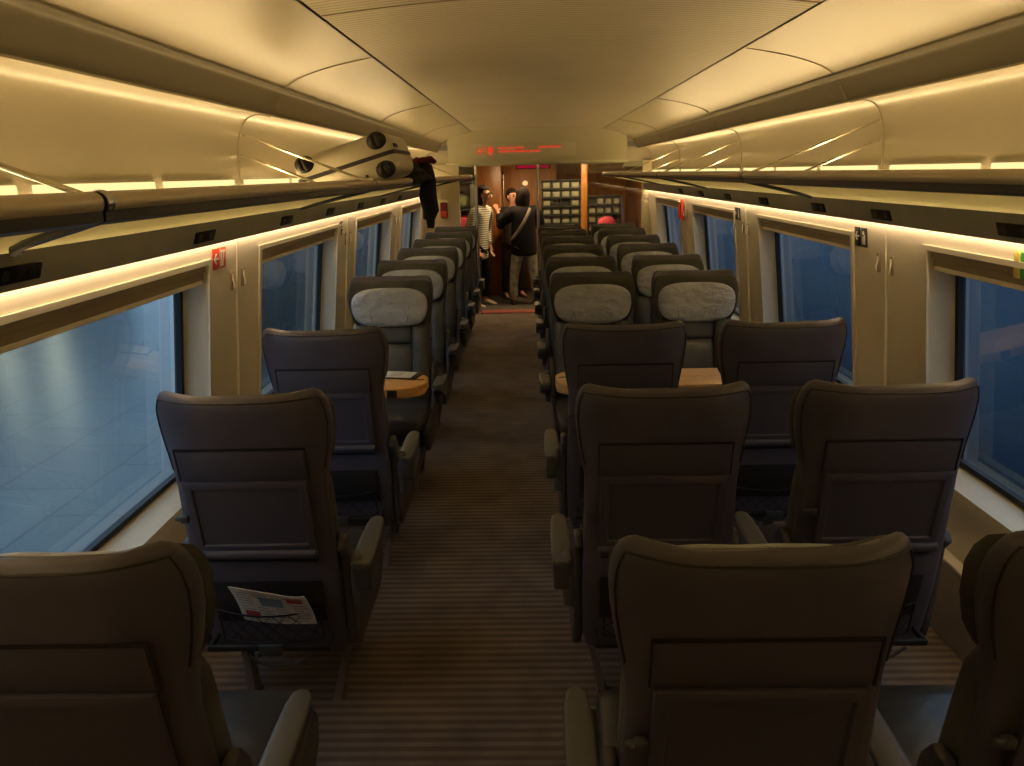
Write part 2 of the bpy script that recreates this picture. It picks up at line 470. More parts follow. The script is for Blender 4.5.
# ceiling: slotted middle, two gaps, curved side panels, shade lip, rack back wall
SEAM = .80
def strip(name, prof, mat, y0=Y0, y1=Y1, ny=1, smooth=60):
    mb = MB()
    for i in range(len(prof) - 1):
        (xa, za), (xb, zb) = prof[i], prof[i + 1]
    vs = []; nn = len(prof)
    for k in range(ny + 1):
        y = y0 + (y1 - y0) * k / ny
        vs += [(x, y, z) for x, z in prof]
    fs = []
    for k in range(ny):
        for i in range(nn - 1):
            fs.append((k * nn + i, k * nn + i + 1, (k + 1) * nn + i + 1, (k + 1) * nn + i))
    mb.add(vs, fs)
    return mb.build(name, mat, smooth=smooth)
mid = [(-SEAM + .005 + (2 * SEAM - .010) * k / 16, 2.30 + .045 * (1 - ((k - 8) / 8) ** 2)) for k in range(17)]
tag(strip('ceiling', mid, M['ceilc']), kind='structure')
def smooth_prof(keys, n=6):
    out = []
    P = [keys[0]] + keys + [keys[-1]]
    for i in range(1, len(P) - 2):
        for k in range(n):
            t = k / n
            q = []
            for d in (0, 1):
                p0, p1, p2, p3 = P[i - 1][d], P[i][d], P[i + 1][d], P[i + 2][d]
                q.append(.5 * (2 * p1 + (p2 - p0) * t + (2 * p0 - 5 * p1 + 4 * p2 - p3) * t * t + (3 * p1 - p0 - 3 * p2 + p3) * t ** 3))
            out.append(tuple(q))
    out.append(keys[-1])
    return out
for side, sx in (('left', -1), ('right', 1)):
    cs = [(sx * x, z) for x, z in smooth_prof([(SEAM + .005, 2.298), (.97, 2.268), (1.10, 2.232), (1.175, 2.197), (1.218, 2.155), (1.243, 2.110), (1.258, 2.080)])]
    cs += [(sx * 1.260, 2.070), (sx * 1.264, 2.064), (sx * 1.272, 2.066)]
    tag(strip('ceiling_side_' + side, cs, M['ceil']), kind='structure')
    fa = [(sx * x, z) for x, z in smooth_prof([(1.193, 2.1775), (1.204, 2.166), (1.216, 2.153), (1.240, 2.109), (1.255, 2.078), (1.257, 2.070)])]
    tag(strip('trim_%d' % (101 if sx < 0 else 102), fa, M['fascia']), kind='structure')  # dark slot trim; its tone also holds part of the lip's shade
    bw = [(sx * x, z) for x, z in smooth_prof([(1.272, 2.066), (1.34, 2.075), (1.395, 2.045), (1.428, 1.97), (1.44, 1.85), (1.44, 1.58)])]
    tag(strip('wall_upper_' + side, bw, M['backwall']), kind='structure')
    gp = [(sx * (SEAM - .02), 2.325), (sx * (SEAM + .02), 2.322)]
    tag(strip('trim_%d' % (1 if sx < 0 else 2), gp, M['black']), kind='structure')
# transverse seams of the ceiling and the rack back wall
BAYS = [-1.1, 1.26, 3.58, 5.90, 8.22, 10.10]
k = 3
for yb in BAYS[1:5]:
    for sx in (-1, 1):
        pr = smooth_prof([(SEAM + .010, 2.297), (.97, 2.267), (1.10, 2.231), (1.174, 2.196), (1.217, 2.154), (1.240, 2.107), (1.255, 2.075)])
        mb = MB()
        pts = [(sx * x, yb, z) for x, z in pr]
        mb.tube(pts, .0030, 6)
        mb.tube([(sx * x, yb, z) for x, z in smooth_prof([(1.274, 2.065), (1.34, 2.074), (1.394, 2.044), (1.427, 1.97), (1.438, 1.85), (1.438, 1.78)])], .0035, 6)
        tag(mb.build('trim_%d' % k, M['wallseam']), kind='structure'); k += 1
    if yb == BAYS[2]:
        mb = MB()
        mb.tube([(x, yb - .9, z - .001) for x, z in mid], .0022, 6)
        tag(mb.build('trim_%d' % k, M['wallseam']), kind='structure'); k += 1

# service strip below the rack (dark), its light slot
for side, sx in (('left', -1), ('right', 1)):
    mb = MB()
    mb.prism([(sx * x, z) for x, z in ((1.328, 1.654), (1.334, 1.646), (1.366, 1.556), (1.371, 1.562), (1.371, 1.585), (1.345, 1.660))], Y0, Y1, 'y')
    t = tag(mb.build('trim_%d' % k, M['dark'], smooth=0), kind='structure'); k += 1
    for bi in range(len(BAYS) - 1):
        s = MB()
        s.box((sx * 1.383, (BAYS[bi] + BAYS[bi + 1]) / 2, 1.566), (.016, BAYS[bi + 1] - BAYS[bi] - .01, .010))
        s.build('slot_lamp', M['slot'], t, smooth=0)

# rack bays
ORD = ['first', 'second', 'third', 'fourth', 'fifth', 'sixth', 'seventh', 'eighth', 'ninth', 'tenth', 'eleventh']
RX, RZ = .84, 1.768
def rack(sx, ya, yb, label):
    t = empty('luggage_rack', (sx * RX, (ya + yb) / 2, 1.70)); tag(t, label, 'luggage rack', 'luggage rack bays along the ceiling')
    cx, cy = sx * RX, (ya + yb) / 2
    L = yb - ya
    def put(mb, name, mat, par=t, **kw):
        mb.warp(lambda x, y, z: (x - t.location.x, y - t.location.y, z - t.location.z))
        return mb.build(name, mat, par, **kw)
    mb = MB()
    pr = [(sx * (RX + .002 + .020 * math.cos(a)), RZ + .018 * math.sin(a)) for a in [PI * 2 * i / 20 for i in range(20)]]
    mb.loft([[(x, y, z) for x, z in pr] for y in (ya + .004, yb - .004)])
    put(mb, 'front_rail', M['rail'])
    mb = MB()
    mb.prism([(sx * x, z) for x, z in ((RX - .012, 1.757), (RX - .012, 1.738), (RX + .004, 1.732), (RX + .028, 1.745), (RX + .028, 1.76))], ya + .004, yb - .004, 'y')
    put(mb, 'black_edge', M['black'], smooth=0)  # black strip drawn in for the shadow gap beneath the rail
    mb = MB()
    def zs(w, o=0.): return 1.754 - .204 * (w - .852) + o
    mb.prism([(sx * x, z) for x, z in ((RX + .010, zs(RX + .010)), (1.434, zs(1.434)), (1.434, zs(1.434, -.008)), (RX + .010, zs(RX + .010, -.008)))], ya + .006, yb - .006, 'y')
    put(mb, 'glass_shelf', M['rackglass'], smooth=0)
    # curved support under the bay, sweeping from the rail joint back to the wall
    mb = MB()
    mb.tube([(sx * w_, ya + q, zs(w_, -.014)) for w_, q in ((.846, .016), (.90, .045), (.98, .10), (1.08, .18), (1.18, .29), (1.27, .42), (1.322, .52))], [.009, .0105, .0105, .0105, .010, .009, .008], 8)
    put(mb, 'bracket', M['black'])
    # joint collar
    mb = MB(); mb.loft([[(sx * (RX + .002) + sx * .0225 * math.cos(a), y, RZ + .0205 * math.sin(a)) for a in [2 * PI * i / 16 for i in range(16)]] for y in (ya + .004, ya + .026)])
    put(mb, 'joint_collar', M['steel'])
    # two thin struts from the back panel down to the rail
    for (xa_, za_, xb_, zb2) in ((1.425, 1.992, RX + .02, 1.775), (1.434, 1.905, .985, 1.729)):
        mb = MB()
        mb.tube([(sx * xa_, ya + .03, za_), (sx * xb_, ya + .03, zb2)], .0055, 8)
        put(mb, 'strut', M['strut'])
    # lamp tubes at the foot of the back panel
    nseg = 2
    for i in range(nseg):
        a = ya + .05 + (L - .06) * i / nseg; b = a + (L - .06) / nseg - .06
        mb = MB()
        mb.box((sx * 1.408, (a + b) / 2, 1.672), (.03, b - a, .030), .006)
        put(mb, 'lamp_tube', M['lamp'])
    for i in range(3):  # emissive strips standing in for the brightly lit foot of the back panel
        a = ya + .04 + (L - .06) * i / 3; b = a + (L - .06) / 3 - .07
        mb = MB()
        mb.box((sx * 1.436, (a + b) / 2, 1.785), (.008, b - a, .024), .003)
        put(mb, 'wall_glow_strip', M['glowline'])
    return t
for sx, nm in ((-1, 'left'), (1, 'right')):
    for i in range(len(BAYS) - 1):
        if sx < 0:
            lb = ['long luggage rack bay over the left windows, nearest the camera', 'empty luggage rack bay on the left, before the suitcase', 'luggage rack bay on the left wall holding the pale suitcase',
                  'empty luggage rack bay on the left, just past the suitcase and jacket', 'luggage rack bay on the left wall ending at the glass partition'][i]
        else:
            lb = ['long luggage rack bay over the right windows, nearest the camera', 'empty luggage rack bay on the right, second from the camera', 'empty luggage rack bay on the right, third from the camera',
                  'empty luggage rack bay on the right, fourth from the camera', 'luggage rack bay on the right wall ending at the glass partition'][i]
        rack(sx, BAYS[i], BAYS[i + 1], lb)

# reading lights let into the service strip
def on_strip(t):      # point and slope on the strip's lower face
    return 1.334 + .032 * t, 1.646 - .090 * t
ang = math.atan2(.090, .032)
for sx, nm, ys in ((-1, 'left', [.86, 1.80, 2.90, 3.92, 4.82, 5.72, 6.62, 7.52]), (1, 'right', [1.5, 2.42, 3.34, 4.06, 5.0, 5.9, 6.8, 7.7])):
    for i, y in enumerate(ys):
        x, z = on_strip(.56)
        o = empty('reading_light', (sx * x, y, z))
        o.rotation_euler = (0, sx * ang, 0)
        tag(o, 'black reading light panel under the %s luggage rack, %s from the camera' % (nm, ORD[i]), 'reading light', 'reading lights in the dark strips')
        MB().box((0, 0, 0), (.044, .18, .010), .003).build('bezel', M['lampgrey'], o)
        MB().cyl((0, -.05, -.002), (0, -.05, -.0062), .015, 16).build('lens', M['black'], o)
        MB().cyl((0, .05, -.002), (0, .05, -.0062), .015, 16).build('lens', M['black'], o)

# ------------------------------------------------------------------ seats
SH = .176
def shear(x, y, z): return (x, y + SH * (1.2 - z), z)
SHELL = [(.25, .205, .035, 0, 0), (.27, .222, .055, 0, 0), (.34, .232, .06, 0, 0), (.50, .235, .062, .0, 0), (.70, .232, .064, .005, 0), (.84, .228, .066, .012, 0), (.90, .230, .068, .022, 0),
         (.95, .238, .07, .036, 0), (1.0, .248, .07, .05, 0), (1.05, .256, .07, .058, .002), (1.10, .260, .068, .062, .004), (1.14, .257, .066, .060, .007), (1.165, .251, .060, .056, .010),
         (1.182, .243, .050, .052, .012), (1.192, .233, .036, .048, .012), (1.197, .220, .018, .046, .012)]
def sec(z):
    for a, b in zip(SHELL, SHELL[1:]):
        if a[0] <= z <= b[0]:
            t = (z - a[0]) / (b[0] - a[0]); return [p + (q - p) * t for p, q in zip(a, b)]
    return SHELL[-1]
def shell_loop(z, grow=0.):
    z_, hw, d, c, dip = sec(z)
    y0 = .035 - d / 2 if z < .27 else max(0, (.066 - d) / 2)
    return superloop(hw + grow, d + 2 * grow, 5 if z < 1.16 else 4.2, 64, y0 - grow, z, c, .42, dip)

def recess_panel(mb, hw, z0, z1, t, inset, dep, y=-.0):
    """slab on the rear face (toward -y) with a sunk middle"""
    bm = bmesh.new(); bmesh.ops.create_cube(bm, size=1)
    for v in bm.verts: v.co = Vector((v.co.x * 2 * hw, y - t / 2 + v.co.y * t, (z0 + z1) / 2 + v.co.z * (z1 - z0)))
    bm.faces.ensure_lookup_table()
    f = min(bm.faces, key=lambda q: q.calc_center_median().y)
    bmesh.ops.bevel(bm, geom=[e for e in bm.edges], offset=.005, segments=2, profile=.5, affect='EDGES')
    bm.faces.ensure_lookup_table()
    f = min(bm.faces, key=lambda q: q.calc_center_median().y - q.calc_area())
    bmesh.ops.inset_region(bm, faces=[f], thickness=inset)
    bmesh.ops.inset_region(bm, faces=[f], thickness=.006, depth=-dep)
    mb.bm(bm)
    return mb

def make_seat(arms):
    t = empty('train_seat')
    S = MB(); S.loft([shell_loop(z) for z in [q[0] for q in SHELL]]); S.warp(shear)
    sh = S.build('back_shell', M['shell'], t, smooth=50)
    # piping round the headrest
    path = []
    a0, a1 = 1.5 * PI - 1.16, 1.5 * PI + 1.16
    def at(z, ai):
        l = shell_loop(z, .0008); q = (ai / (2 * PI) * 64) % 64; i = int(q); f = q - i
        A, B = l[i], l[(i + 1) % 64]; return tuple(A[k] + (B[k] - A[k]) * f for k in range(3))
    for z in (.95, 1.0, 1.05, 1.10, 1.14, 1.16): path.append(at(z, a0 - .02))
    for k in range(15): path.append(at(1.176 + .006 * math.sin(PI * k / 14), a0 + (a1 - a0) * k / 14))
    for z in (1.16, 1.14, 1.10, 1.05, 1.0, .95): path.append(at(z, a1 + .02))
    P = MB(); P.tube([shear(*p) for p in path], .0027, 6); P.build('piping', M['piping'], sh)
    # upper sunk panel edge
    G = MB()
    G.prism([(-.196, .93), (-.192, .93), (-.192, 1.030), (.192, 1.030), (.192, .93), (.196, .93), (.196, 1.037), (-.196, 1.037)], -.004, .001, 'y')
    G.warp(shear); G.build('groove', M['groove'], sh)
    G = MB(); G.box((0, -.0015, .635), (.36, .005, .007), .002); G.warp(shear); G.build('lower_groove', M['groove'], sh)
    U = MB(); U.box((0, -.0005, .978), (.378, .005, .100), .002); U.warp(shear); U.build('upper_panel', M['panel'], sh)
    # folding tray
    T = MB(); recess_panel(T, .187, .678, .928, .018, .026, .007); T.warp(shear)
    tr = T.build('tray_table', M['panel'], t)
    H = MB(); H.cyl((-.19, -.014, .668), (.19, -.014, .668), .018, 16, .006); H.warp(shear); H.build('tray_hinge', M['panel'], tr)
    K = MB(); K.box((-.205, -.012, .80), (.026, .022, .026), .006); K.ball((-.222, -.014, .803), (.012, .009, .009)); K.warp(shear); K.build('latch', M['armbody'], tr)
    # pocket with net
    Q = MB(); Q.box((0, -.002, .475), (.36, .006, .16), .003); Q.warp(shear); Q.build('pocket_back', M['groove'], t)
    N = MB()
    nx, nz = 13, 4
    zt, zb_ = .455, .335
    def npt(i, j):
        u = -.165 + .33 * i / nx; z = zb_ + (zt - zb_) * j / nz
        bul = .02 + .028 * (1 - (u / .165) ** 2)
        return (u, -bul, z - .012 * (1 - (u / .165) ** 2) * (j / nz))
    for i in range(nx):
        for j in range(nz):
            a, b, c, d = npt(i, j), npt(i + 1, j), npt(i + 1, j + 1), npt(i, j + 1)
            if (i + j) % 2: N.tube([a, c], .0016, 4, False)
            else: N.tube([b, d], .0016, 4, False)
    N.tube([npt(i, nz) for i in range(nx + 1)], .0035, 6); N.tube([npt(i, 0) for i in range(nx + 1)], .0035, 6)
    N.tube([npt(0, j) for j in range(nz + 1)], .0035, 6); N.tube([npt(nx, j) for j in range(nz + 1)], .0035, 6)
    N.warp(shear); N.build('net_pocket', M['net'], t)
    # folding footrest
    F = MB()
    F.box((0, -.075, .335), (.40, .016, .022), .005); F.box((-.19, -.04, .34), (.014, .07, .02), .004); F.box((.19, -.04, .34), (.014, .07, .02), .004)
    F.warp(shear); fr = F.build('footrest', M['groove'], t)
    F = MB(); F.box((.01, -.088, .335), (.075, .014, .045), .005); F.box((-.03, -.094, .32), (.012, .012, .02), .004); F.warp(shear); F.build('footrest_clip', M['armbody'], fr)
    F = MB(); F.tube([(-.08, -.07, .31), (-.04, -.08, .275), (0, -.082, .262), (.06, -.082, .268), (.10, -.08, .282), (.14, -.07, .31)], .006, 8); F.warp(shear); F.build('footrest_bar', M['armbody'], fr)
    # front: pads, bolsters, headrest
    hc = MB()
    hl = []
    for z, hw, d in ((.905, .19, .03), (.92, .215, .06), (.96, .236, .085), (1.02, .250, .095), (1.09, .257, .095), (1.13, .253, .085), (1.158, .242, .068), (1.173, .225, .038)):
        hl.append(superloop(hw, d, 4, 56, .045, z, .05, .35, .006))
    hc.loft(hl); hc.warp(shear); he = hc.build('headrest', M['headcap'], t, smooth=60)
    pl = MB()
    bm = bmesh.new(); bmesh.ops.create_uvsphere(bm, u_segments=40, v_segments=24, radius=1)
    rr = random.Random(3)
    for v in bm.verts:
        x, y, z = v.co.x, v.co.y, v.co.z
        # superellipsoid in x/z, pillow in y
        r_ = math.hypot(x, z); 
        if r_ > 1e-6:
            a = math.atan2(z, x); c, s_ = math.cos(a), math.sin(a)
            k_ = (abs(c) ** 3.4 + abs(s_) ** 3.4) ** (-1 / 3.4)
            rad = math.sqrt(max(0, 1 - y * y))
            X, Z = c * k_ * rad ** .55, s_ * k_ * rad ** .55
        else: X = Z = 0
        hw = .232 - .022 * max(0, -Z)
        px, pz = X * hw, 1.024 + Z * .117
        wr = .007 * math.sin(px * 38 + pz * 60) * math.sin(pz * 34 - px * 15) * (1 - abs(X) ** 4)
        py = .142 + (y * .040 if y > 0 else y * .02) + wr * max(0, y) + .028 * abs(X) ** 2.4 + .006 * math.sin(Z * 2)
        v.co = Vector((px, py, pz))
    pl.bm(bm); pl.warp(shear); pw = pl.build('headrest_pillow', M['pillow'], t, smooth=70)
    st = MB()
    def pf(u, z): return (u, .178 + .028 * (abs(u) / .232) ** 2.4 - .03 * ((z - 1.024) / .117) ** 4 , z)
    st.tube([pf(-.115, 1.10), pf(-.118, 1.06), pf(-.115, .99), pf(-.105, .945)], .0022, 5)
    st.warp(shear); st.build('pillow_seam', M['armpad'], pw); st = MB()
    st.tube([pf(.115, 1.10), pf(.118, 1.06), pf(.115, .99), pf(.105, .945)], .0022, 5)
    st.warp(shear); st.build('pillow_seam', M['armpad'], pw)
    def pad(u0, u1, z0, z1, d, name, mat=M['olive'], e=4, yb=.05):
        b = MB(); lp = []
        n_ = 9
        for i in range(n_):
            q = i / (n_ - 1); z = z0 + (z1 - z0) * q
            k_ = (1 - abs(2 * q - 1) ** 6) ** .5 if 0 < q < 1 else .0
            k_ = max(k_, .25)
            hw = (u1 - u0) / 2 * (.93 + .07 * k_)
            l = superloop(hw, d * (.6 + .4 * k_), e, 28, yb, z)
            lp.append([(x + (u0 + u1) / 2, y, zz) for x, y, zz in l])
        b.loft(lp); b.warp(shear); return b.build(name, mat, t, smooth=60)
    pad(-.125, .125, .795, .925, .060, 'back_pad')
    pad(-.125, .125, .47, .79, .068, 'back_pad')
    pad(-.228, -.122, .46, .935, .105, 'side_bolster', e=2.6)
    pad(.122, .228, .46, .935, .105, 'side_bolster', e=2.6)
    # seat cushion: loft along y
    C = MB(); lp = []
    for y, hw, h, zc in ((.19, .19, .06, .42), (.22, .225, .10, .415), (.32, .235, .12, .415), (.48, .238, .125, .418), (.60, .236, .125, .418), (.66, .230, .11, .412), (.695, .215, .08, .40), (.705, .19, .04, .395)):
        l = superloop(hw, h, 4, 40)
        lp.append([(x, y, zc - h / 2 + q + .008 * (abs(x) / .235) ** 3) for x, q, _ in l])
    C.loft(lp); C.build('seat_cushion', M['seatblack'], t, smooth=60)
    B = MB(); B.box((0, .42, .31), (.42, .46, .10), .03); B.build('seat_base', M['side'], t)
    side_poly = [(.115, .66), (.150, .62), (.165, .36), (.19, .27), (.235, .235), (.60, .25), (.665, .30), (.68, .38), (.655, .41), (.34, .42), (.265, .46), (.225, .64), (.19, .69), (.14, .69)]
    for s_ in (-1, 1):
        sp = MB(); sp.prism(side_poly, s_ * .232, s_ * .262, 'x', .010, 3); sp.build('side_shield', M['side'], t)
    for s_ in (-1, 1):
        for ya_, yb2 in ((.36, .29), (.54, .60)):
            lg = MB()
            def q4(u, y, z, a, b): return [(s_ * u - a, y - b, z), (s_ * u + a, y - b, z), (s_ * u + a, y + b, z), (s_ * u - a, y + b, z)]
            lg.loft([q4(.205, ya_, .27, .014, .03), q4(.205, ya_, .235, .014, .03), q4(.175, (ya_ + yb2) / 2, .12, .012, .022), q4(.155, yb2, .02, .014, .03), q4(.153, yb2, 0, .018, .04)])
            lg.build('leg', M['legm'], t, smooth=0)
        cp = MB(); cp.box((s_ * .215, .33, .250), (.05, .09, .026), .008); cp.build('leg_cap', M['legm'], t)
    for s_ in arms:
        x0, x1 = s_ * .268, s_ * .326
        ab = MB()
        ab.prism([(.155, .575), (.44, .590), (.465, .573), (.435, .548), (.33, .515), (.195, .468), (.16, .485)], x0, x1, 'x', .009, 2)
        a_ = ab.build('armrest', M['armbody'], t)
        pd = MB()
        lp = []
        for y, k_ in ((.147, .5), (.16, .9), (.23, 1), (.35, .98), (.43, .88), (.462, .7), (.472, .4)):
            zc = .585 + (y - .155) * .052
            lp.append([((x0 + x1) / 2 + x * k_, y, zc - .013 + q) for x, q, _ in superloop(.034, .022, 3.5, 20)])
        pd.loft(lp); pd.build('arm_pad', M['armpad'], a_, smooth=60)
        pp = MB(); pp.tube([(s_ * .272, .19, .42), (s_ * .275, .185, .50), (s_ * .278, .185, .56), (s_ * .278, .188, .60), (s_ * .278, .192, .615)], [.022, .026, .027, .022, .010], 14)
        pp.build('arm_post', M['armpad'], a_, smooth=60)
    return t

SX = {'l': -1.0, 'a': .250, 'w': .904}
FX = {'l': -.985, 'a': .245, 'w': .868}
protos = {}
def seat(arms, x, y, rz, label, group):
    key = tuple(arms)
    if key not in protos:
        protos[key] = make_seat(arms); o = protos[key]
    else: o = copy_tree(protos[key])
    o.location = (x, y, .006 if -.75 < x < .05 else 0.); o.rotation_euler = (0, 0, rz)
    o.location.z = 0
    tag(o, label, 'train seat', group)
    return o
ga, gf = 'seats with their backs to the camera', 'seats facing the camera'
AW = [1.11, 2.08, 3.03]
seat((-1, 1), SX['l'], AW[0], 0, 'brown leather seat seen from behind, its high back filling the lower left corner', ga)
seat((-1, 1), SX['l'], AW[1], 0, 'brown leather seat with a newspaper in the net on its back', ga)
seat((-1, 1), SX['l'], AW[2], 0, 'brown leather seat backing on the camera at the left table', ga)
for i, (nm) in enumerate(('brown leather aisle seat closest to the camera, right of the aisle, seen from behind', 'brown leather aisle seat seen from behind, second from the camera right of the aisle', 'brown leather aisle seat with its back to the camera at the right table')):
    seat((-1,), SX['a'], AW[i], 0, nm, ga)
for i, (nm) in enumerate(('brown leather window seat cut off by the right edge, seen from behind', 'brown leather window seat beside the big right window, seen from behind', 'brown leather window seat with its back to the camera at the right table')):
    seat((-1,), SX['w'], AW[i], 0, nm, ga)
FW = [4.80, 5.72, 6.66, 7.56, 8.46, 9.32]
for i, y in enumerate(FW):
    w = ['nearest', 'second', 'third', 'fourth', 'fifth', 'sixth'][i]
    if i == 0: ls = ['dark seat with grey head pillow facing the camera behind the left table', 'dark aisle seat with wrinkled grey head pillow facing the camera behind the right table', 'dark window seat with grey head pillow facing the camera behind the right table']
    elif i == 5: ls = ['rearmost dark seat facing the camera in the left row, by the glass partition', 'rearmost dark aisle seat facing the camera right of the aisle, by the partition', 'rearmost dark window seat facing the camera on the right, by the partition']
    else: ls = ['dark seat with grey head pillow facing the camera, %s back from the left table' % w, 'dark aisle seat with grey pillow facing the camera, %s back from the right table' % w, 'dark window seat with grey pillow facing the camera, %s back from the right table' % w]
    seat((-1, 1), FX['l'], y, PI, ls[0], gf)
    seat((1,), FX['a'], y, PI, ls[1], gf)
    seat((1,), FX['w'], y, PI, ls[2], gf)

# ------------------------------------------------------------------ tables
def table(sx, xa, xb, label, mat):
    """xa = wall end, xb = rounded aisle end; leaves folded in on the fixed middle"""
    t = empty('folding_table', (xa, 3.96, 0)); tag(t, label, 'table', 'folding tables between facing seats')
    d = 1 if xb > xa else -1
    L = abs(xb - xa)
    def rnd(hw, y0, y1, r, l0=0.):
        pts = [(d * l0, y0), (d * (L - r), y0)]
        for k_ in range(1, 8):
            a = PI / 2 * k_ / 8; pts.append((d * (L - r + r * math.sin(a)), y0 + r - r * math.cos(a)))
        for k_ in range(0, 8):
            a = PI / 2 * k_ / 8; pts.append((d * (L - r + r * math.cos(a)), y1 - r + r * math.sin(a)))
        pts += [(d * (L - r), y1), (d * l0, y1)]
        return pts
    b = MB(); b.prism(rnd(0, -.165, .165, .12), .688, .713, 'z', .004); b.build('tabletop', mat, t)
    for y0, y1, yh in ((-.167, -.003, -.16), (.003, .167, .16)):
        lf = MB()
        r = .10
        if y0 < 0:
            pts = [(d * .05, y0), (d * (L - .14), y0)] + [(d * (L - .14 + .14 * math.sin(PI / 2 * k_ / 8)), y0 + .14 * (1 - math.cos(PI / 2 * k_ / 8))) for k_ in range(1, 9)] + [(d * L, y1), (d * .05, y1)]
        else:
            pts = [(d * .05, y0), (d * L, y0)] + [(d * (L - .14 + .14 * math.cos(PI / 2 * k_ / 8)), y1 - .14 + .14 * math.sin(PI / 2 * k_ / 8)) for k_ in range(0, 9)] + [(d * .05, y1)]
        lf.prism(pts, .7145, .739, 'z', .003)
        l_ = lf.build('leaf', mat, t)
        for hx in (.35, .78):
            hg = MB(); hg.box((d * L * hx, math.copysign(.169, y0 + y1), .713), (.05, .006, .040), .002); hg.build('hinge', M['black'], l_)
        if y0 > 0:
            gv = MB(); gv.tube([(d * (L - .02), .012, .7393), (d * (L - .07), .02, .7393), (d * (L - .12), .045, .7393), (d * (L - .17), .09, .7393)], .0035, 6, flat=1); gv.build('finger_groove', M['gasket'], l_)
    p = MB(); p.box((d * .10, 0, .345), (.06, .10, .688), .01); p.box((d * .10, 0, .012), (.14, .22, .024), .006); p.box((d * L * .4, 0, .675), (L * .7, .06, .026), .005)
    p.build('pedestal', M['legm'], t)
    return t
table(-1, -1.435, -.690, 'orange beech table with folded leaves and a paper on it, left of the aisle', M['table'])
table(1, 1.435, -.005, 'long pale beech table with folded leaves, right of the aisle', M['tablepale'])
# booklet on the left table
bk = MB(); bk.box((0, 0, .004), (.21, .135, .008), .002)
o = bk.build('booklet', M['zip'], loc=(-.845, 4.055, .7392)); o.rotation_euler = (0, 0, R(-12))
tag(o, 'white printed booklet in a dark cover lying on the left table', 'booklet')
MB().box((-.012, 0, .0092), (.17, .12, .0024), .0008).build('page', M['paper'], o)
ink = MB()
for i in range(5): ink.box((-.03 + .01 * (i % 2), .036 - i * .018, .0107), (.085 - .02 * (i % 2), .004, .0008))
ink.build('print', M['ink'], o)

# newspaper in the net of the second left seat
np_ = MB()
gx, gz = 14, 10
for s_ in (0,):
    vs = []
    for j in range(gz + 1):
        for i in range(gx + 1):
            u = i / gx; v = j / gz
            x = -.105 + .235 * u + .012 * (1 - v); z = .410 + .145 * v + .016 * math.sin(u * 5.2 + .6) * v + (-.02 * (u - .5)) 
            y = -.030 - .012 * math.sin(u * PI) - .035 * v * v - .010 * math.sin(u * 7) * v
            vs.append((x, y, z))
    top = vs; bot = [(x, y + .004, z) for x, y, z in vs]
    w_ = gx + 1; nt_ = len(vs); fs = []; mi = []
    np_.v = top + bot
    for j in range(gz):
        for i in range(gx):
            a = j * w_ + i
            m_ = 0
            if j in (7, 8) and 10 <= i <= 12: m_ = 2
            elif j in (1, 2) and 1 <= i <= 3: m_ = 2
            elif j in (5, 6, 7) and 5 <= i <= 8: m_ = 3
            np_.f.append([a, a + 1, a + w_ + 1, a + w_]); np_.m.append(m_)
            np_.f.append([a + nt_, a + w_ + nt_, a + w_ + 1 + nt_, a + 1 + nt_]); np_.m.append(0)
    for i in range(gx):
        for a in (i, gz * w_ + i):
            np_.f.append([a, a + 1, a + 1 + nt_, a + nt_]); np_.m.append(0)
    for j in range(gz):
        for a in (j * w_, j * w_ + gx):
            np_.f.append([a, a + w_, a + w_ + nt_, a + nt_]); np_.m.append(0)
np_.warp(shear)
nw = np_.build('newspaper', [M['news'], M['ink'], M['redink'], M['blueink']], loc=(SX['l'] + .01, AW[1], 0))
tag(nw, 'folded newspaper with red and blue print tucked in a seat back net', 'newspaper')
# print lines following the sheet
pr = MB()
def nps(u, v):
    x = -.105 + .235 * u + .012 * (1 - v); z = .410 + .145 * v + .016 * math.sin(u * 5.2 + .6) * v + (-.02 * (u - .5))
    y = -.030 - .012 * math.sin(u * PI) - .035 * v * v - .010 * math.sin(u * 7) * v
    return (x, y - .0012, z)
for c in range(4):
    for l in range(10):
        u0 = .06 + c * .235; v = .10 + l * .085
        if (c == 3 and 6 < l < 9) or (c == 0 and l < 3) or (c in (1, 2) and 4 < l < 8): continue
        pr.tube([nps(u0 + .19 * q / 3 * (1 if l % 4 else .7), v) for q in range(4)], .0012, 4)
pr.warp(shear); pr.build('print', M['ink'], nw)

# ------------------------------------------------------------------ suitcase and jacket on the left rack
sc = empty('suitcase', (-1.032, 3.90, 1.846))
W_, T_, L_ = .505, .215, .60
sc.rotation_euler = (0, R(-16), 0)
tag(sc, 'pale champagne hard shell suitcase lying wheels first in the left rack', 'suitcase')
def rbox(mb, w, t, l, r, sgn):
    """half shell: deep outer corners, tight corners at the zip"""
    lp = []
    for y, ins in ((0, .035), (.004, .022), (.014, .010), (.03, .003), (.05, 0), (l - .05, 0), (l - .02, .006), (l - .006, .018), (l, .035)):
        hw = w / 2 - ins; top = t / 2 - ins
        pts = [(-hw, y, sgn * .002), (hw, y, sgn * .002)]
        rr = max(.01, r - ins)
        for q in range(9):
            a = R(90 * q / 8); pts.append((hw - rr + rr * math.cos(a), y, sgn * (top - rr + rr * math.sin(a))))
        for q in range(9):
            a = R(90 + 90 * q / 8); pts.append((-hw + rr + rr * math.cos(a), y, sgn * (top - rr + rr * math.sin(a))))
        lp.append(pts)
    mb.loft(lp); return mb
b = MB(); rbox(b, W_, T_, L_, .055, 1); b.build('shell_half', M['suitcase'], sc, smooth=45)
b = MB(); rbox(b, W_, T_, L_, .055, -1); b.build('shell_half', M['suitcase'], sc, smooth=45)
b = MB()
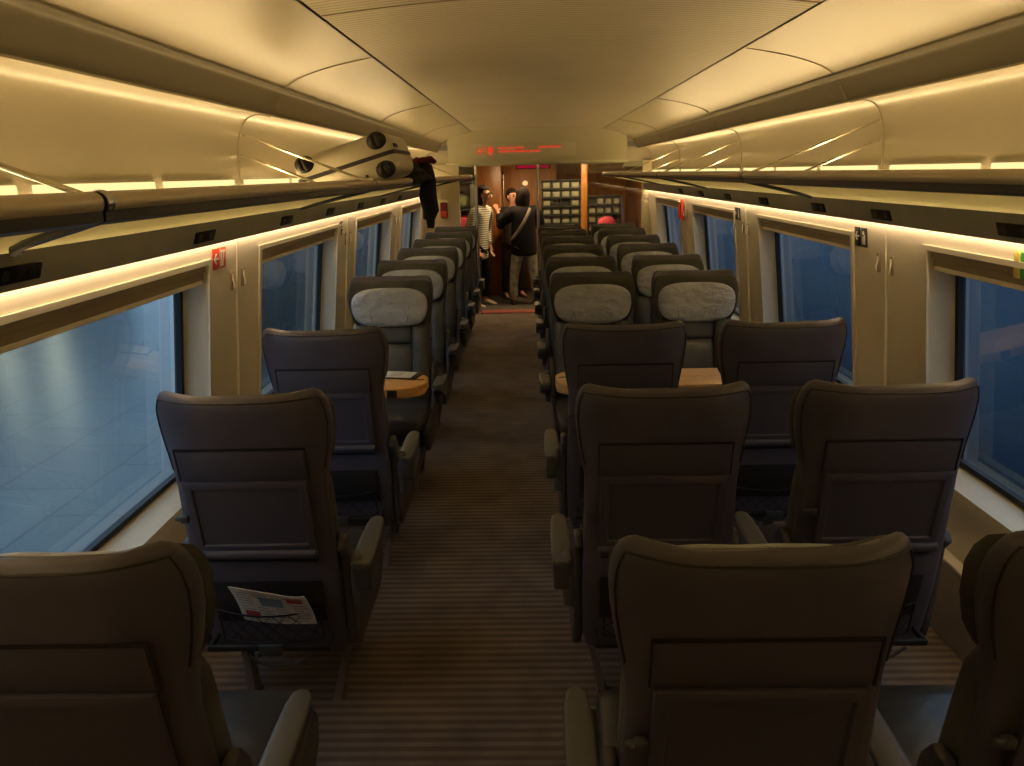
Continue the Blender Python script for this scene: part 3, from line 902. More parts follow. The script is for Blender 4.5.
zo = [(0, .035), (.004, .022), (.014, .010), (.03, .003), (.05, 0), (L_ - .05, 0), (L_ - .02, .006), (L_ - .006, .018), (L_, .035)]
b.prism([(W_ / 2 - q + .003, y - (.004 if y < .01 else -.003 if y > L_ - .01 else 0)) for y, q in zo] + [(-W_ / 2 + q - .003, y - (.004 if y < .01 else -.003 if y > L_ - .01 else 0)) for y, q in zo[::-1]], -.010, .010, 'z')
b.build('zip_band', M['zip'], sc)
for (x, z) in ((-.188, .070), (.188, .070), (-.188, -.070), (.188, -.070)):
    w = MB()
    w.ball((x, .005, z), (.050, .030, .042), n=12)
    wb = w.build('wheel_housing', M['rubber'], sc)
    w = MB()
    w.cyl((x - .022, -.030, z), (x - .004, -.030, z), .030, 18, .004); w.cyl((x + .004, -.030, z), (x + .022, -.030, z), .030, 18, .004)
    w.build('wheel', M['zip'], wb)
    w = MB(); w.cyl((x - .027, -.030, z), (x + .027, -.030, z), .007, 10); w.build('axle', M['steel'], wb)
b = MB(); b.cyl((.09, .004, -.075), (.09, -.006, -.075), .008, 12); b.build('foot_stud', M['black'], sc)
b = MB(); b.box((W_ / 2 + .004, .10, .03), (.01, .09, .02), .004); b.build('lock', M['zip'], sc)

jk = empty('jacket', (-.85, 5.10, 1.74))
tag(jk, 'black jacket heaped on the left rack with a sleeve hanging down', 'jacket')
b = MB()
bm = bmesh.new(); bmesh.ops.create_icosphere(bm, subdivisions=4, radius=1)
for v in bm.verts:
    c = v.co; n_ = 1 + .10 * math.sin(c.x * 6 + c.y * 4) + .07 * math.sin(c.y * 11 + c.z * 7) + .05 * math.sin(c.x * 13 - c.z * 9)
    v.co = Vector((c.x * .17 * n_ - .09, c.y * .42 * n_ - .05, c.z * .085 * n_ + .09 - .04 * abs(c.x)))
b.bm(bm); b.build('jacket_body', M['cloth'], jk, smooth=80)
b = MB()
pts = [(-.05, .05, .10), (.0, .08, .115), (.045, .10, .09), (.060, .11, .02), (.062, .115, -.08), (.062, .12, -.17), (.060, .12, -.225)]
b.tube(pts, [.05, .075, .085, .088, .092, .090, .06], 18, flat=.62)
b.v = [(x + .008 * math.sin(z * 40 + y * 20), y + .008 * math.sin(z * 33), z) for x, y, z in b.v]
b.build('sleeve', M['cloth'], jk, smooth=80)
b = MB(); b.tube([(.06, .135, -.20), (.062, .14, -.25), (.062, .142, -.285)], [.03, .028, .022], 12); b.build('cuff', M['cloth'], jk, smooth=80)
rb = MB()
rb.tube([(-.07, -.10, 0), (-.02, -.04, .008), (.03, .02, .006), (.06, .06, -.010)], [.016, .026, .028, .018], 14, flat=.6)
rb.v = [(x, y, z + .006 * math.sin(x * 40)) for x, y, z in rb.v]
o = rb.build('scarf', M['redcloth'], loc=(-.80, 5.16, 1.885), smooth=80)
tag(o, 'folded dark red scarf on top of the black jacket', 'scarf')

# ------------------------------------------------------------------ signs on the walls
def wall_sign(name, sx, y, z, w, h, mats, label, cat, build):
    o = empty(name, (sx * (xw(z) - .001), y, z))
    # local: u toward the far end for the left wall, toward the camera for the right wall, so it reads upright
    tilt = math.atan2(.115, .94)
    o.rotation_euler = (Matrix.Rotation(sx * PI / -2, 4, 'Z') @ Matrix.Rotation(tilt, 4, 'X')).to_euler()
    tag(o, label, cat)
    build(o)
    return o
def plate(o, u, v, w, h, mat, name, t=.004): return MB().box((u, -t / 2, v), (w, t, h), .001).build(name, mat, o)
def arrow(o, u, v, s, mat, name='arrow'):
    m = MB()
    m.box((u + .1 * s, -.0045, v), (.8 * s, .002, .14 * s))
    m.prism([(u - .5 * s, v), (u - .08 * s, v + .42 * s), (u + .10 * s, v + .42 * s), (u - .24 * s, v), (u + .10 * s, v - .42 * s), (u - .08 * s, v - .42 * s)], -.0055, -.0035, 'y')
    return m.build(name, mat, o, smooth=0)
def b1(o):
    p = plate(o, 0, 0, .135, .085, M['signred'], 'plate')
    arrow(o, -.034, 0, .05, M['signwhite'])
    m = MB()
    m.box((.004, -.0045, 0), (.002, .002, .08))
    m.box((.034, -.0045, .026), (.042, .002, .010)); m.box((.020, -.0045, -.004), (.008, .002, .05), rot=(0, R(8), 0)); m.box((.040, -.0045, -.004), (.008, .002, .05), rot=(0, R(14), 0)); m.box((.030, -.0045, -.030), (.03, .002, .008))
    m.build('pictogram', M['signwhite'], o, smooth=0)
wall_sign('emergency_sign', -1, 3.14, 1.49, .13, .08, None, 'red sign with a white arrow above the left pillar', 'sign', b1)
def b2(o):
    plate(o, -.036, 0, .058, .088, M['signblack'], 'plate'); plate(o, .036, 0, .058, .088, M['signblack'], 'plate')
    arrow(o, -.036, .004, .045, M['signwhite'])
    m = MB(); m.box((.036, -.0045, -.014), (.030, .002, .036)); m.cyl((.033, -.0035, .020), (.033, -.0055, .020), .009, 12); m.box((.044, -.0045, .006), (.012, .002, .016))
    m.build('pictogram', M['signwhite'], o, smooth=0)
wall_sign('direction_sign', 1, 3.645, 1.478, .13, .08, None, 'pair of black and white pictogram signs on the right pillar', 'sign', b2)
wall_sign('direction_sign', 1, 5.80, 1.475, .13, .08, None, 'small black and white pictogram pair farther down the right wall', 'sign', b2)
def b3(o):
    for i, (u, v) in enumerate(((-.03, .022), (.012, .024), (.012, -.028))):
        plate(o, u, v, .032, .04, M['signblack'], 'plate')
    m = MB(); m.box((-.03, -.0045, .018), (.012, .002, .020)); m.box((.012, -.0045, .026), (.008, .002, .022)); m.box((.012, -.0045, -.03), (.014, .002, .010))
    m.build('pictogram', M['signwhite'], o, smooth=0)
wall_sign('pictogram_sign', -1, 5.30, 1.465, .1, .08, None, 'small black pictogram tiles at the top of the left wall', 'sign', b3)
def b4(o):
    plate(o, 0, 0, .16, .085, M['signgreen'], 'plate')
    MB().box((-.066, -.005, 0), (.03, .003, .083), .001).build('yellow_band', M['signyellow'], o)
    m = MB(); m.box((.02, -.0045, 0), (.05, .002, .05)); m.build('pictogram', M['signwhite'], o, smooth=0)
wall_sign('escape_sign', 1, 2.40, 1.485, .1, .08, None, 'green and yellow escape sign above the near right window', 'sign', b4)
# red emergency hammers / extinguisher boxes further down
def hammer(sx, y, z, label):
    o = empty('emergency_hammer', (sx * (xw(z)), y, z)); o.rotation_euler = (0, 0, -sx * PI / 2)
    tag(o, label, 'emergency hammer')
    MB().box((0, -.018, 0), (.07, .036, .20), .008).build('holder', M['signred'], o)
    m = MB(); m.cyl((0, -.045, -.08), (0, -.045, .08), .011, 12, .004); m.build('hammer_handle', M['signred'], o)
    m = MB(); m.cyl((-.035, -.045, .07), (.035, -.045, .07), .012, 12, .004); m.build('hammer_head', M['steel'], o)
hammer(1, 7.84, 1.41, 'red emergency hammer in its holder on the right wall')
hammer(-1, 9.66, 1.38, 'red emergency hammer in its holder on the left wall')
eb = empty('fire_extinguisher_box', (-1.20, 10.09, 1.36)); tag(eb, 'dark red box fixed to the cream panel left of the partition', 'fire box')
MB().box((0, -.05, 0), (.085, .09, .19), .01).build('box_body', M['redcloth'], eb)
MB().box((0, -.098, -.05), (.075, .006, .07), .002).build('front_label', M['signred'], eb)

# coat hooks on the pillars
def hook(sx, y, z, label):
    o = empty('coat_hook', (sx * (xw(z) - .001), y, z)); o.rotation_euler = (Matrix.Rotation(sx * PI / -2, 4, 'Z') @ Matrix.Rotation(.12, 4, 'X')).to_euler()
    tag(o, label, 'coat hook', 'coat hooks on the window pillars')
    MB().box((0, -.003, 0), (.022, .006, .085), .0025).build('hook_plate', M['wallseam'], o)
    m = MB(); m.tube([(0, -.005, .03), (0, -.010, .0), (0, -.016, -.02), (0, -.014, -.030)], .0045, 8); m.build('hook_arm', M['wall'], o)
    MB().cyl((0, -.005, .036), (0, -.009, .036), .005, 10).build('screw', M['black'], o)
for sx, nm in ((-1, 'left'), (1, 'right')):
    for i in range(3):
        yc = (wins(sx)[i][1] + wins(sx)[i + 1][0]) / 2
        for e, wd in ((-1, 'near'), (1, 'far')):
            hook(sx, yc + e * .065, 1.38, 'small cream coat hook %s the seam of the %s %s pillar' % ({'near': 'before', 'far': 'behind'}[wd], ['nearest', 'second', 'third'][i], nm))

# ------------------------------------------------------------------ partition and vestibule
PY = 10.12
def part(name, mb, mat, **kw): return tag(mb.build(name, mat, **kw), kind='structure')
# header, sloped, with the red display
hd = MB()
hp = [(-1.45, 1.905), (1.45, 1.905)]
# curved upper edge follows the ceiling
lpA, lpB = [], []
for k_ in range(25):
    x = -1.12 + 2.24 * k_ / 24
    zt = 2.31 - .02 * abs(x) - .30 * max(0, abs(x) - .80) ** 1.2
    lpA.append((x, PY - .02, 1.915)); lpB.append((x, PY - .10, min(zt, 2.36) - .10)); 
top = [(x, y - .03, z + .14) for x, y, z in lpB]
hd.loft([lpA, [(x, PY - .03, 1.955) for x, y, z in lpA], lpB, top], caps=False, closed=False)
hd.box((0, PY + .0, 1.925), (2.30, .05, .04), .006)
hd.box((0, PY + .03, 2.10), (2.24, .02, .42))
header = part('wall_header', hd, M['header'], smooth=40)
ds = empty('display_sign', (-.20, PY - .070, 2.075)); tag(ds, 'red lettered display band over the vestibule door', 'display')
ds.rotation_euler = (R(16.6), 0, 0)
MB().box((.03, .002, 0), (1.30, .010, .17), .004).build('display_panel', M['header'], ds)
rl = random.Random(5)
for row, (u0, u1, vv) in enumerate(((-.29, .02, .030), (-.29, .22, -.012), (.22, .48, .035))):
    u = u0; m = MB()
    while u < u1:
        wdt = rl.choice((.018, .024, .03)); m.box((u + wdt / 2, -.008, vv), (wdt, .003, .026), .001); u += wdt + rl.choice((.006, .006, .014))
    m.build('red_lettering', M['led'], ds, smooth=0)
m = MB()
for s_ in ((-.50, .035, .12, .008), (-.50, -.035, .12, .008), (-.556, 0, .008, .07), (-.444, 0, .008, .07), (-.50, 0, .07, .016)): m.box((s_[0], -.008, s_[1]), (s_[2], .003, s_[3]))
m.box((-.385, -.008, 0), (.035, .003, .11)); m.box((-.385, -.008, .005), (.07, .003, .05))
m.build('red_pictogram', M['led'], ds, smooth=0)
# shade wings over the partition
# glass panels and posts
gl = MB(); gl.box((-.895, PY, .96), (.20, .010, 1.90)); a = part('wall_partition_left', gl, M['pglass'], smooth=0)
gl = MB(); gl.box((.68, PY, .96), (1.32, .010, 1.90)); a = part('wall_partition_right', gl, M['pglass'], smooth=0)
for nm, x, lb in (('chrome_post', -.785, 'slim chrome post on the left side of the vestibule doorway'), ('chrome_post', .005, 'slim chrome post on the right side of the vestibule doorway')):
    o = empty(nm, (x, PY, 0)); tag(o, lb, 'post', 'doorway posts')
    MB().cyl((0, 0, .01), (0, 0, 1.905), .019, 18).build('shaft', M['steel'], o)
    MB().cyl((0, 0, .0), (0, 0, .02), .035, 18, .004).build('foot_plate', M['steel'], o)
for nm, sx in (('left', -1), ('right', 1)):
    ep = MB(); ep.box((sx * 1.28, PY + .03, 2.03), (.36, .04, .36)); part('wall_end_upper_' + nm, ep, M['backwall'])
ep = MB(); ep.box((-1.24, PY, .96), (.48, .05, 1.92), .008); part('wall_end_left', ep, M['cream2'])
ep = MB(); ep.box((1.44, PY, .96), (.22, .05, 1.92), .008); part('wall_end_right', ep, M['cream2'])
th = MB(); th.box((-.39, PY + .06, .008), (.74, .22, .014), .004); part('trim_threshold', th, M['threshold'])
# vestibule shell
VY = 13.2
vf = MB(); vf.box((0, (PY + VY) / 2 + .03, -.05), (3.0, VY - PY - .02, .1)); part('floor_vestibule', vf, M['floorv'], smooth=0)
vc = MB(); vc.box((0, (PY + VY) / 2, 2.12), (3.0, VY - PY, .06)); part('ceiling_vestibule', vc, M['dark'], smooth=0)
for sx, nm in ((-1, 'left'), (1, 'right')):
    v = MB(); v.box((sx * 1.53, (PY + VY) / 2, 1.05), (.06, VY - PY, 2.1)); part('wall_vestibule_' + nm, v, M['darkwood'], smooth=0)
v = MB(); v.box((0, VY, 1.05), (3.1, .06, 2.1)); part('wall_vestibule_end', v, M['orange'], smooth=0)
v = MB(); v.box((-.69, 11.95, 1.04), (.36, .5, 2.08), .006); part('wall_vestibule_cabin', v, M['darkwood'])
# open inner door with rounded top and handrail
dr = empty('door_1', (-.20, 12.4, 0)); tag(dr, kind='structure')
m = MB(); m.box((.10, .0, 1.0), (.86, .05, 2.0), .02); m.build('door_leaf', M['orange'], dr)
m = MB(); m.box((-.40, -.05, 1.02), (.14, .06, 2.04), .01); m.build('dark_gap', M['black'], dr)  # black slab in place of the dark recess beside the door
m = MB(); m.tube([(-.30, -.03, .60), (-.30, -.08, .64), (-.30, -.08, 1.78), (-.30, -.03, 1.82)], .014, 12); m.build('door_handrail', M['steel'], dr)
o = empty('wall_lamp', (-.16, 12.36, 1.64)); tag(o, 'small round glowing spot added on the orange wall above the people', 'lamp')
MB().cyl((0, 0, 0), (0, -.02, 0), .045, 20, .004).build('spot_base', M['rail'], o)  # glowing globe put in for a bright spot
MB().ball((0, -.03, 0), (.042, .03, .036), n=10).build('spot_globe', emit('globe', (1., .62, .25), .9), o)
o = empty('red_display', (-.05, 10.55, 1.915)); tag(o, 'dim red display hanging in the vestibule doorway', 'display')
MB().box((0, 0, -.02), (.46, .06, .10), .01).build('display_case', M['black'], o)
MB().box((0, -.031, -.025), (.42, .006, .07), .002).build('display_face', M['magenta'], o)
MB().box((0, 0, .09), (.03, .03, .17), .004).build('hanger', M['steel'], o)
# unseen lamps added to brighten the vestibule
o = empty('fill_lamp', (-.35, 10.72, 2.085)); tag(o, 'added round fill lamp over the people in the vestibule', 'lamp')
MB().cyl((0, 0, 0), (0, 0, -.025), .16, 24, .006).build('lamp_rim', M['steel'], o)
vl = emit('vest_fill', (1., .66, .32), 82.)
MB().cyl((0, 0, -.024), (0, 0, -.032), .14, 24).build('lamp_lens', vl, o)
o2 = copy_tree(o); o2.location = (.62, 10.75, 2.085); o2['label'] = 'added round fill lamp before the lattice screens in the vestibule'
# lattice screen behind the right-hand glass
def lattice(x0, x1, z0, z1, y, nx, nz, label, skip=()):
    o = empty('lattice_screen', ((x0 + x1) / 2, y, 0)); tag(o, label, 'lattice screen', 'lattice screens in the vestibule')
    w = x1 - x0
    MB().box((0, .03, (z0 + z1) / 2), (w, .02, z1 - z0)).build('back_board', M['lattice'], o)
    m = MB()
    for i in range(nx):
        for j in range(nz):
            if (i, j) in skip: continue
            m.box((-w / 2 + w * (i + .5) / nx, .015, z0 + (z1 - z0) * (j + .5) / nz), (w / nx * .74, .012, (z1 - z0) / nz * .70), .003)
    m.build('pale_square', M['pale'], o)
    m = MB()
    for i in range(nx + 1): m.box((-w / 2 + w * i / nx, 0, (z0 + z1) / 2), (.016, .03, z1 - z0 + .03), .003)
    for j in range(nz + 1): m.box((0, -.004, z0 + (z1 - z0) * j / nz), (w + .03, .03, .018), .003)
    m.build('lattice_bars', M['lattice'], o)
    m = MB(); m.box((-w / 2 + .02, .02, z0 / 2), (.04, .05, z0), .004); m.box((w / 2 - .02, .02, z0 / 2), (.04, .05, z0), .004); m.build('stand', M['lattice'], o)
lattice(.08, .62, .95, 1.68, 11.3, 4, 6, 'tall lattice of pale squares behind the glass, beside the doorway', ((1, 3), (2, 3)))
lattice(.74, 1.20, .95, 1.45, 11.3, 4, 4, 'smaller lattice of pale squares behind the glass, near the right wall', ((2, 0), (3, 1), (0, 3)))
o = MB(); o.box((.68, 11.3, 1.0), (.09, .06, 2.0), .006); part('trim_vestibule_post', o, M['orange'])
bg = empty('rucksack', (.98, 11.05, 0)); tag(bg, 'red rucksack on a stand behind the right-hand glass', 'bag')
m = MB(); m.ball((0, 0, 1.02), (.13, .10, .16), e=.7); m.build('bag_body', M['pink'], bg)
m = MB(); m.ball((0, -.09, .97), (.09, .04, .07), e=.7); m.build('front_pocket', M['redcloth'], bg)
m = MB(); m.tube([(-.05, 0, 1.17), (-.03, 0, 1.22), (.03, 0, 1.22), (.05, 0, 1.17)], .01, 8); m.build('bag_loop', M['cloth'], bg)
m = MB(); m.box((0, 0, .43), (.30, .26, .86), .01); o = m.build('low_cupboard', M['darkwood'], loc=(.98, 11.05, 0)); tag(o, 'low brown cupboard carrying the red rucksack behind glass', 'cupboard')
MB().box((0, -.134, .43), (.26, .012, .78), .004).build('cupboard_door', M['darkwood'], o)
MB().cyl((.09, -.14, .5), (.09, -.165, .5), .01, 10).build('door_knob', M['steel'], o)
# luggage shelf behind the left-hand glass
sh = empty('luggage_shelf', (-1.20, 11.5, 0)); tag(sh, 'dark luggage shelf behind the left-hand glass', 'shelf')
for z in (.45, .95, 1.30, 1.68): MB().box((0, 0, z), (.56, .5, .03), .005).build('shelf_board', M['lattice'], sh)
for x in (-.27, .27): MB().box((x, .2, .85), (.04, .04, 1.70), .004).build('upright', M['legm'], sh); MB().box((x, -.2, .85), (.04, .04, 1.70), .004).build('upright', M['legm'], sh)
def bag(x, y, z, r, mat, label, nm='travel_bag'):
    o = empty(nm, (x, y, z)); tag(o, label, 'bag', 'bags on the luggage shelf')
    MB().ball((0, 0, r[2]), r, e=.6).build('bag_body', mat, o)
    MB().tube([(-.06, 0, r[2] * 1.9), (-.05, 0, r[2] * 2 + .03), (.05, 0, r[2] * 2 + .03), (.06, 0, r[2] * 1.9)], .009, 8).build('bag_handle', M['cloth'], o)
    MB().box((0, -r[1] * .98, r[2] * .8), (r[0] * 1.1, .02, r[2] * .7), .006).build('front_pocket', mat, o)
bag(-1.13, 11.45, .966, (.20, .18, .13), M['pink'], 'bright pink bag on the luggage shelf behind the left glass')
bag(-1.13, 11.45, 1.316, (.15, .16, .10), M['greenbag'], 'olive green bag on the top of the luggage shelf')

# ------------------------------------------------------------------ people
def skinned(name, nodes, edges, mat, parent, root=0, sub=2, loc=None):
    """nodes: (co, rx, ry); grown as one continuous surface"""
    me = bpy.data.meshes.new(name)
    me.from_pydata([n_[0] for n_ in nodes], edges, [])
    o = bpy.data.objects.new(name, me); COL.objects.link(o)
    md = o.modifiers.new('skin', 'SKIN'); md.use_smooth_shade = True; md.branch_smoothing = .4
    for i, n_ in enumerate(nodes):
        sv = me.skin_vertices[0].data[i]
        sv.radius = (n_[1], n_[2] if len(n_) > 2 else n_[1]); sv.use_root = (i == root)
    o.modifiers.new('sub', 'SUBSURF').levels = sub
    o.modifiers['sub'].render_levels = sub
    dg = bpy.context.evaluated_depsgraph_get(); dg.update()
    me2 = bpy.data.meshes.new_from_object(o.evaluated_get(dg))
    o.modifiers.clear(); o.data = me2
    me2.name = name
    me2.materials.clear(); me2.materials.append(mat)
    for p in me2.polygons: p.use_smooth = True
    if parent: o.parent = parent
    return o

def chain(nodes, edges, start, pts):
    i = start
    for p in pts:
        nodes.append(p); edges.append((i, len(nodes) - 1)); i = len(nodes) - 1
    return i

def person(x, y, rz, H, label, top_mat, leg_mat, shoe_mat, arms, top_len=.50, hair='short', glasses=False, strap=False, lean=0., leg_sp=.085, loose=1.):
    """arms: ((elbow, wrist) for left(+x... person's own right is -x)) in units of H; figure faces -y locally"""
    t = empty('person', (x, y, 0), rz); tag(t, label, 'person')
    h = H
    nd, ed = [], []
    P = lambda a, b, c, r, r2=None: ((a * h, (b - lean * max(0, c - .5)) * h, c * h), r * h, (r2 or r) * h)
    nd.append(P(0, 0, .52, .075, .058))                                  # 0 pelvis
    c1 = chain(nd, ed, 0, [P(0, .005, .62, .070, .054), P(0, .008, .71, .078, .056), P(0, .006, .79, .072, .052)])
    nk = chain(nd, ed, c1, [P(0, -.004, .835, .034), P(0, -.010, .866, .031)])
    hdn = chain(nd, ed, nk, [P(0, -.018, .895, .042, .046), P(0, -.014, .935, .046, .056), P(0, -.010, .972, .036, .042)])
    legs = []
    for s_ in (-1, 1):
        k_ = chain(nd, ed, 0, [P(s_ * .052, 0, .47, .052), P(s_ * (leg_sp - .01), -.006, .27, .036), P(s_ * leg_sp, .010, .16, .032), P(s_ * leg_sp, .014, .045, .020), ])
        chain(nd, ed, k_, [P(s_ * (leg_sp + .006), -.030, .020, .020, .014), P(s_ * (leg_sp + .01), -.070, .014, .018, .010)])
    hands = []
    for s_, (el, wr) in zip((-1, 1), arms):
        sh_ = chain(nd, ed, c1, [P(s_ * .088, .004, .805, .036)])
        k_ = chain(nd, ed, sh_, [P(s_ * .118, .006, .775, .033)])
        e_ = chain(nd, ed, k_, [P(el[0], el[1], el[2], .025)])
        w_ = chain(nd, ed, e_, [P(wr[0], wr[1], wr[2], .016)])
        hands.append((s_, el, wr, w_))
    for s_, el, wr, w_ in hands:
        d = Vector(wr) - Vector(el); d.normalize()
        sidev = d.cross(Vector((0, 1, 0)));
        if sidev.length < .2: sidev = d.cross(Vector((1, 0, 0)))
        sidev.normalize(); nrm = d.cross(sidev)
        W = Vector(wr)
        pal = W + d * .030
        p_ = chain(nd, ed, w_, [P(*pal, .020, .012)])
        pal2 = pal + d * .022
        for q in range(4):
            o_ = (q - 1.5) * .0105
            a = pal2 + sidev * o_; ln = (.040, .046, .044, .034)[q]
            b_ = a + d * ln * .55 + nrm * .006; c_ = a + d * ln + nrm * .018
            chain(nd, ed, p_, [P(*a, .0062), P(*b_, .0056), P(*c_, .0045)])
        th_ = W + d * .014 + sidev * .020
        chain(nd, ed, p_, [P(*th_, .0065), P(*(th_ + sidev * .010 + d * .02 + nrm * .008), .0055)])
    body = skinned('body', nd, ed, M['skin'], t)
    # face
    L_ = lean * .45
    fy = (-.014 - .056 - L_) * h
    f = MB(); f.tube([(0, fy + .012 * h, .948 * h), (0, fy - .004 * h, .925 * h), (0, fy - .010 * h, .914 * h), (0, fy + .010 * h, .908 * h)], [.004 * h, .006 * h, .009 * h, .004 * h], 10)
    for s_ in (-1, 1): f.ball((s_ * .047 * h, (-.008 - L_) * h, .925 * h), (.007 * h, .014 * h, .019 * h), n=8)
    f.build('face_features', M['skin'], t, smooth=80)
    f = MB()
    for s_ in (-1, 1): f.ball((s_ * .019 * h, fy + .008 * h, .937 * h), (.009 * h, .006 * h, .005 * h), n=8)
    for s_ in (-1, 1): f.box((s_ * .019 * h, fy + .005 * h, .950 * h), (.022 * h, .006 * h, .004 * h), .001)
    f.build('eyes', M['hair'], t)
    f = MB(); f.ball((0, fy + .016 * h, .893 * h), (.013 * h, .007 * h, .004 * h), n=8); f.build('mouth', M['lips'], t)
    if glasses:
        f = MB()
        for s_ in (-1, 1):
            f.tube([(s_ * .020 * h + .015 * h * math.cos(a), fy - .002 * h, .936 * h + .011 * h * math.sin(a)) for a in [2 * PI * q / 16 for q in range(17)]], .0026 * h, 6)
            f.tube([(s_ * .035 * h, fy, .938 * h), (s_ * .046 * h, (-.02 - L_) * h, .936 * h)], .002 * h, 6)
        f.tube([(-.006 * h, fy - .003 * h, .938 * h), (.006 * h, fy - .003 * h, .938 * h)], .002 * h, 6)
        f.build('glasses', M['black'], t)
    # hair: cap over the back and top of the skull
    f = MB()
    bm = bmesh.new(); bmesh.ops.create_uvsphere(bm, u_segments=32, v_segments=20, radius=1)
    for v in bm.verts:
        c = v.co
        x_, y_, z_ = c.x * .056 * h, c.y * .066 * h, c.z * .066 * h
        if c.y < -.1 and c.z < .45: y_ *= .52; x_ *= .90
        if c.z < -.2 and hair == 'long' and c.y > -.4: z_ = (c.z * .066 - .085 * min(1, (-.2 - c.z) * 1.8)) * h; x_ *= 1.12
        if c.z < -.1 and hair == 'bob' and c.y > -.55: z_ = (c.z * .066 - .040 * min(1, (-.1 - c.z) * 1.6)) * h; x_ *= 1.14
        if hair != 'short': x_ *= 1.10
        v.co = Vector((x_ * (1 + .06 * math.sin(c.z * 9 + c.x * 5)), y_ + (-.004 - L_) * h + .010 * h, z_ + .942 * h))
    f.bm(bm); f.build('hair', M['hair'], t, smooth=80)
    # clothes
    nd2, ed2 = [], []
    g = 1.12 * loose
    nd2.append(P(0, 0, top_len - .05, .080 * g, .064 * g))
    c2 = chain(nd2, ed2, 0, [P(0, 0, top_len - .025, .082 * g, .065 * g), P(0, .003, .60, .078 * g, .062 * g), P(0, .008, .71, .083 * g, .064 * g), P(0, .006, .785, .078 * g, .058 * g)])
    chain(nd2, ed2, c2, [P(0, .0, .838, .040, .040)])
    for s_, el, wr, w_ in hands:
        k_ = chain(nd2, ed2, c2, [P(s_ * .088, .004, .803, .044 * g), P(s_ * .120, .006, .772, .040 * g)])
        q = Vector(el) * .12 + Vector(wr) * .88
        chain(nd2, ed2, k_, [P(*el, .033 * g), P(*q, .025 * g)])
    skinned('jacket' if strap or loose > 1 else 'shirt', nd2, ed2, top_mat, t)
    nd3, ed3 = [], []
    nd3.append(P(0, 0, .535, .078, .062))
    for s_ in (-1, 1):
        chain(nd3, ed3, 0, [P(s_ * .054, 0, .465, .060), P(s_ * (leg_sp - .01), -.006, .27, .047), P(s_ * leg_sp, .010, .15, .042), P(s_ * leg_sp, .012, .060, .036)])
    skinned('trousers', nd3, ed3, leg_mat, t)
    for s_ in (-1, 1):
        f = MB(); lp = []
        for yy, hw, hh in ((.040, .014, .03), (.032, .022, .046), (.0, .024, .046), (-.03, .025, .034), (-.06, .026, .024), (-.085, .020, .018), (-.095, .010, .010)):
            lp.append([(s_ * (leg_sp + .005) * h + x_ * h, (yy) * h, q * h) for x_, q, _ in superloop(hw, hh, 3, 20)])
        f.loft(lp); f.build('shoe', shoe_mat, t, smooth=70)
    if strap:
        f = MB()
        pts = [(-.066, -.03, .83), (-.05, .060, .825), (-.03, .088, .79), (.01, .100, .72), (.06, .094, .64), (.105, .05, .58), (.11, -.02, .56)]
        f.tube([(a * h, b_ * h, c * h) for a, b_, c in pts], .013 * h, 8, flat=.5)
        f.build('shoulder_strap', M['strap'], t)
    return t
# persons face local -y (toward the camera when rz = 0)
person(-.805, 10.78, R(60), 1.64, 'person in a striped shirt and glasses standing left of the doorway', M['stripe'], M['darkcloth'], M['shoe'],
       (((-.150, .03, .63), (-.125, -.05, .50)), ((.150, .03, .63), (.120, -.03, .49))), .44, 'bob', glasses=True, lean=.12)
person(-.19, 10.85, R(180 + 8), 1.60, 'person in a dark jacket and grey trousers seen from behind in the doorway', M['jacket'], M['trouser'], M['shoedark'],
       (((-.155, -.06, .68), (-.10, -.17, .70)), ((.180, -.05, .70), (.205, -.12, .795))), .47, 'long', strap=True, lean=.05, loose=1.36, leg_sp=.098)
person(-.35, 11.40, R(28), 1.58, 'person in dark clothes half hidden behind the one with the strap', M['darkcloth'], M['darkcloth'], M['shoedark'],
       (((-.155, -.06, .66), (-.165, -.16, .755)), ((.150, -.08, .66), (.10, -.16, .70))), .45, 'short', loose=1.1)

# ------------------------------------------------------------------ shell closure and outside
rw = MB(); rw.box((0, Y0 - .03, 1.1), (3.2, .06, 2.6)); part('wall_rear', rw, M['cream2'], smooth=0)
rf = MB()
rf.add([(x, y, z) for y in (Y0 - .05, VY + .05) for x, z in ((-1.56, 1.5), (-1.56, 2.1), (-1.2, 2.36), (-.8, 2.47), (.8, 2.47), (1.2, 2.36), (1.56, 2.1), (1.56, 1.5))],
       [(i, i + 1, i + 9, i + 8) for i in range(7)])
part('wall_roof_shell', rf, M['dark'], smooth=0)
pl = MB(); pl.box((-9.7, 8, -.6), (16, 44, .2)); part('ground_platform', pl, M['pave'], smooth=0)
pl = MB(); pl.box((7.7, 8, -1.15), (12, 44, .2)); part('ground_track_side', pl, M['asphalt'], smooth=0)
sw = MB(); sw.box((-16, 8, 2.5), (.3, 44, 6)); part('wall_station_far_left', sw, M['concrete'], smooth=0)
sw = MB(); sw.box((4.6, 8, 1.0), (.3, 44, 4.2)); part('wall_station_far_right', sw, M['bluewall'], smooth=0)
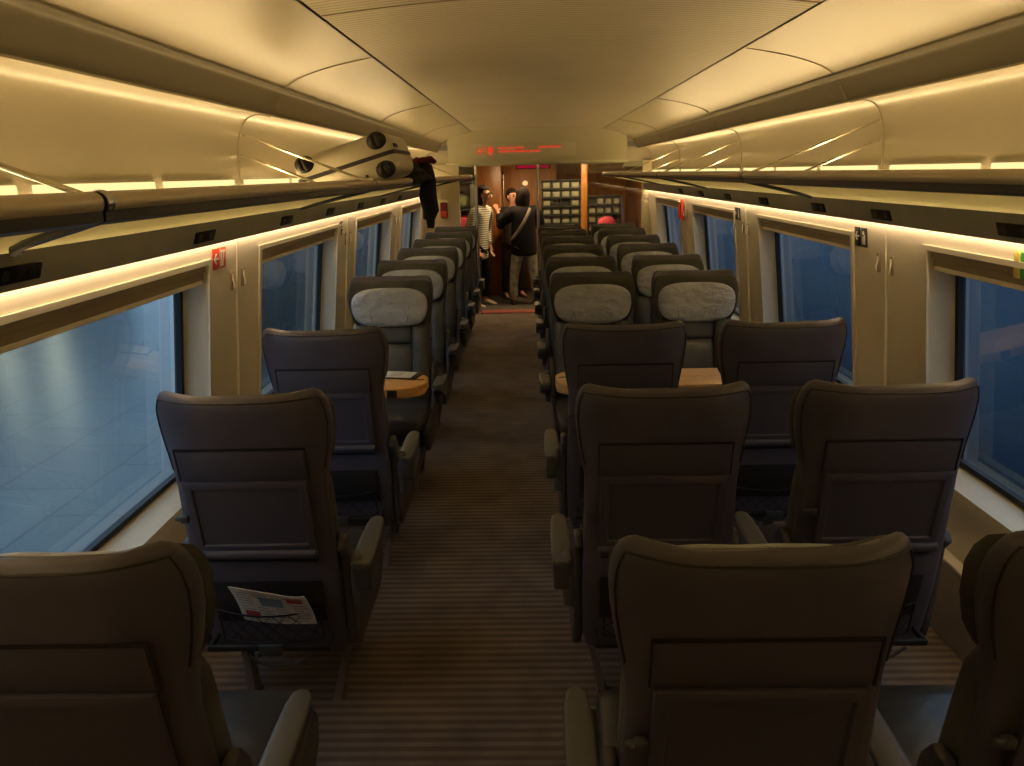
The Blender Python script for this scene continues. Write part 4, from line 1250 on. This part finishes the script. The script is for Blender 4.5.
sw = MB(); sw.box((-4.15, 20.2, 1.4), (.5, 20.6, 3.8)); part('wall_dark_screen', sw, M['darkscreen'], smooth=0)  # added dark wall that darkens the view through the farther left windows
for x, lb in ((-14.2, 'added lit board mirrored in the platform, farther from the train'), (-12.8, 'added lit board mirrored in the platform, nearer to the train')):  # unseen boards added for their bright reflections in the paving
    o = empty('reflection_board', (x, 20.0, -.5)); tag(o, lb, 'lit board', 'added lit boards on the platform'); o.rotation_euler = (0, 0, R(-34))
    MB().box((0, 0, 3.1), (1.05, .16, 2.2), .02).build('board_case', M['legm'], o)
    MB().box((0, -.085, 3.1), (.93, .02, 2.05), .004).build('board_face', M['boardglow'], o)
    for q in (-.4, .4): MB().cyl((q, 0, 0), (q, 0, 2.02), .04, 12).build('board_post', M['legm'], o)

# ------------------------------------------------------------------ world
w = bpy.data.worlds.new('world'); scn.world = w; w.use_nodes = True
bgn = w.node_tree.nodes['Background']
bgn.inputs[0].default_value = (.30, .44, .60, 1)
bgn.inputs[1].default_value = 2.8

# ------------------------------------------------------------------ camera
cam = bpy.data.cameras.new('camera'); co = bpy.data.objects.new('camera', cam); COL.objects.link(co)
cam.sensor_width = 36; cam.lens = 768 / 1024 * 36; cam.clip_start = .05
p_, y_, r_ = R(15.3), R(1.35), R(1.3)
fwd = Vector((-math.sin(y_) * math.cos(p_), math.cos(y_) * math.cos(p_), -math.sin(p_)))
rt = Vector((math.cos(y_), math.sin(y_), 0)); up = rt.cross(fwd)
rt2 = rt * math.cos(r_) - up * math.sin(r_); up2 = up * math.cos(r_) + rt * math.sin(r_)
mw = Matrix((rt2, up2, -fwd)).transposed().to_4x4(); mw.translation = Vector((-.144, 0, 1.8))
co.matrix_world = mw
scn.camera = co
scn.view_settings.view_transform = 'Standard'
scn.view_settings.look = 'None'
scn.view_settings.gamma = 1
scn.view_settings.exposure = .25
scn.view_settings.use_curve_mapping = False
scn.cycles.use_denoising = True
scn.cycles.max_bounces = 10
scn.cycles.diffuse_bounces = 5
scn.cycles.transparent_max_bounces = 16
scn.cycles.sample_clamp_indirect = 6
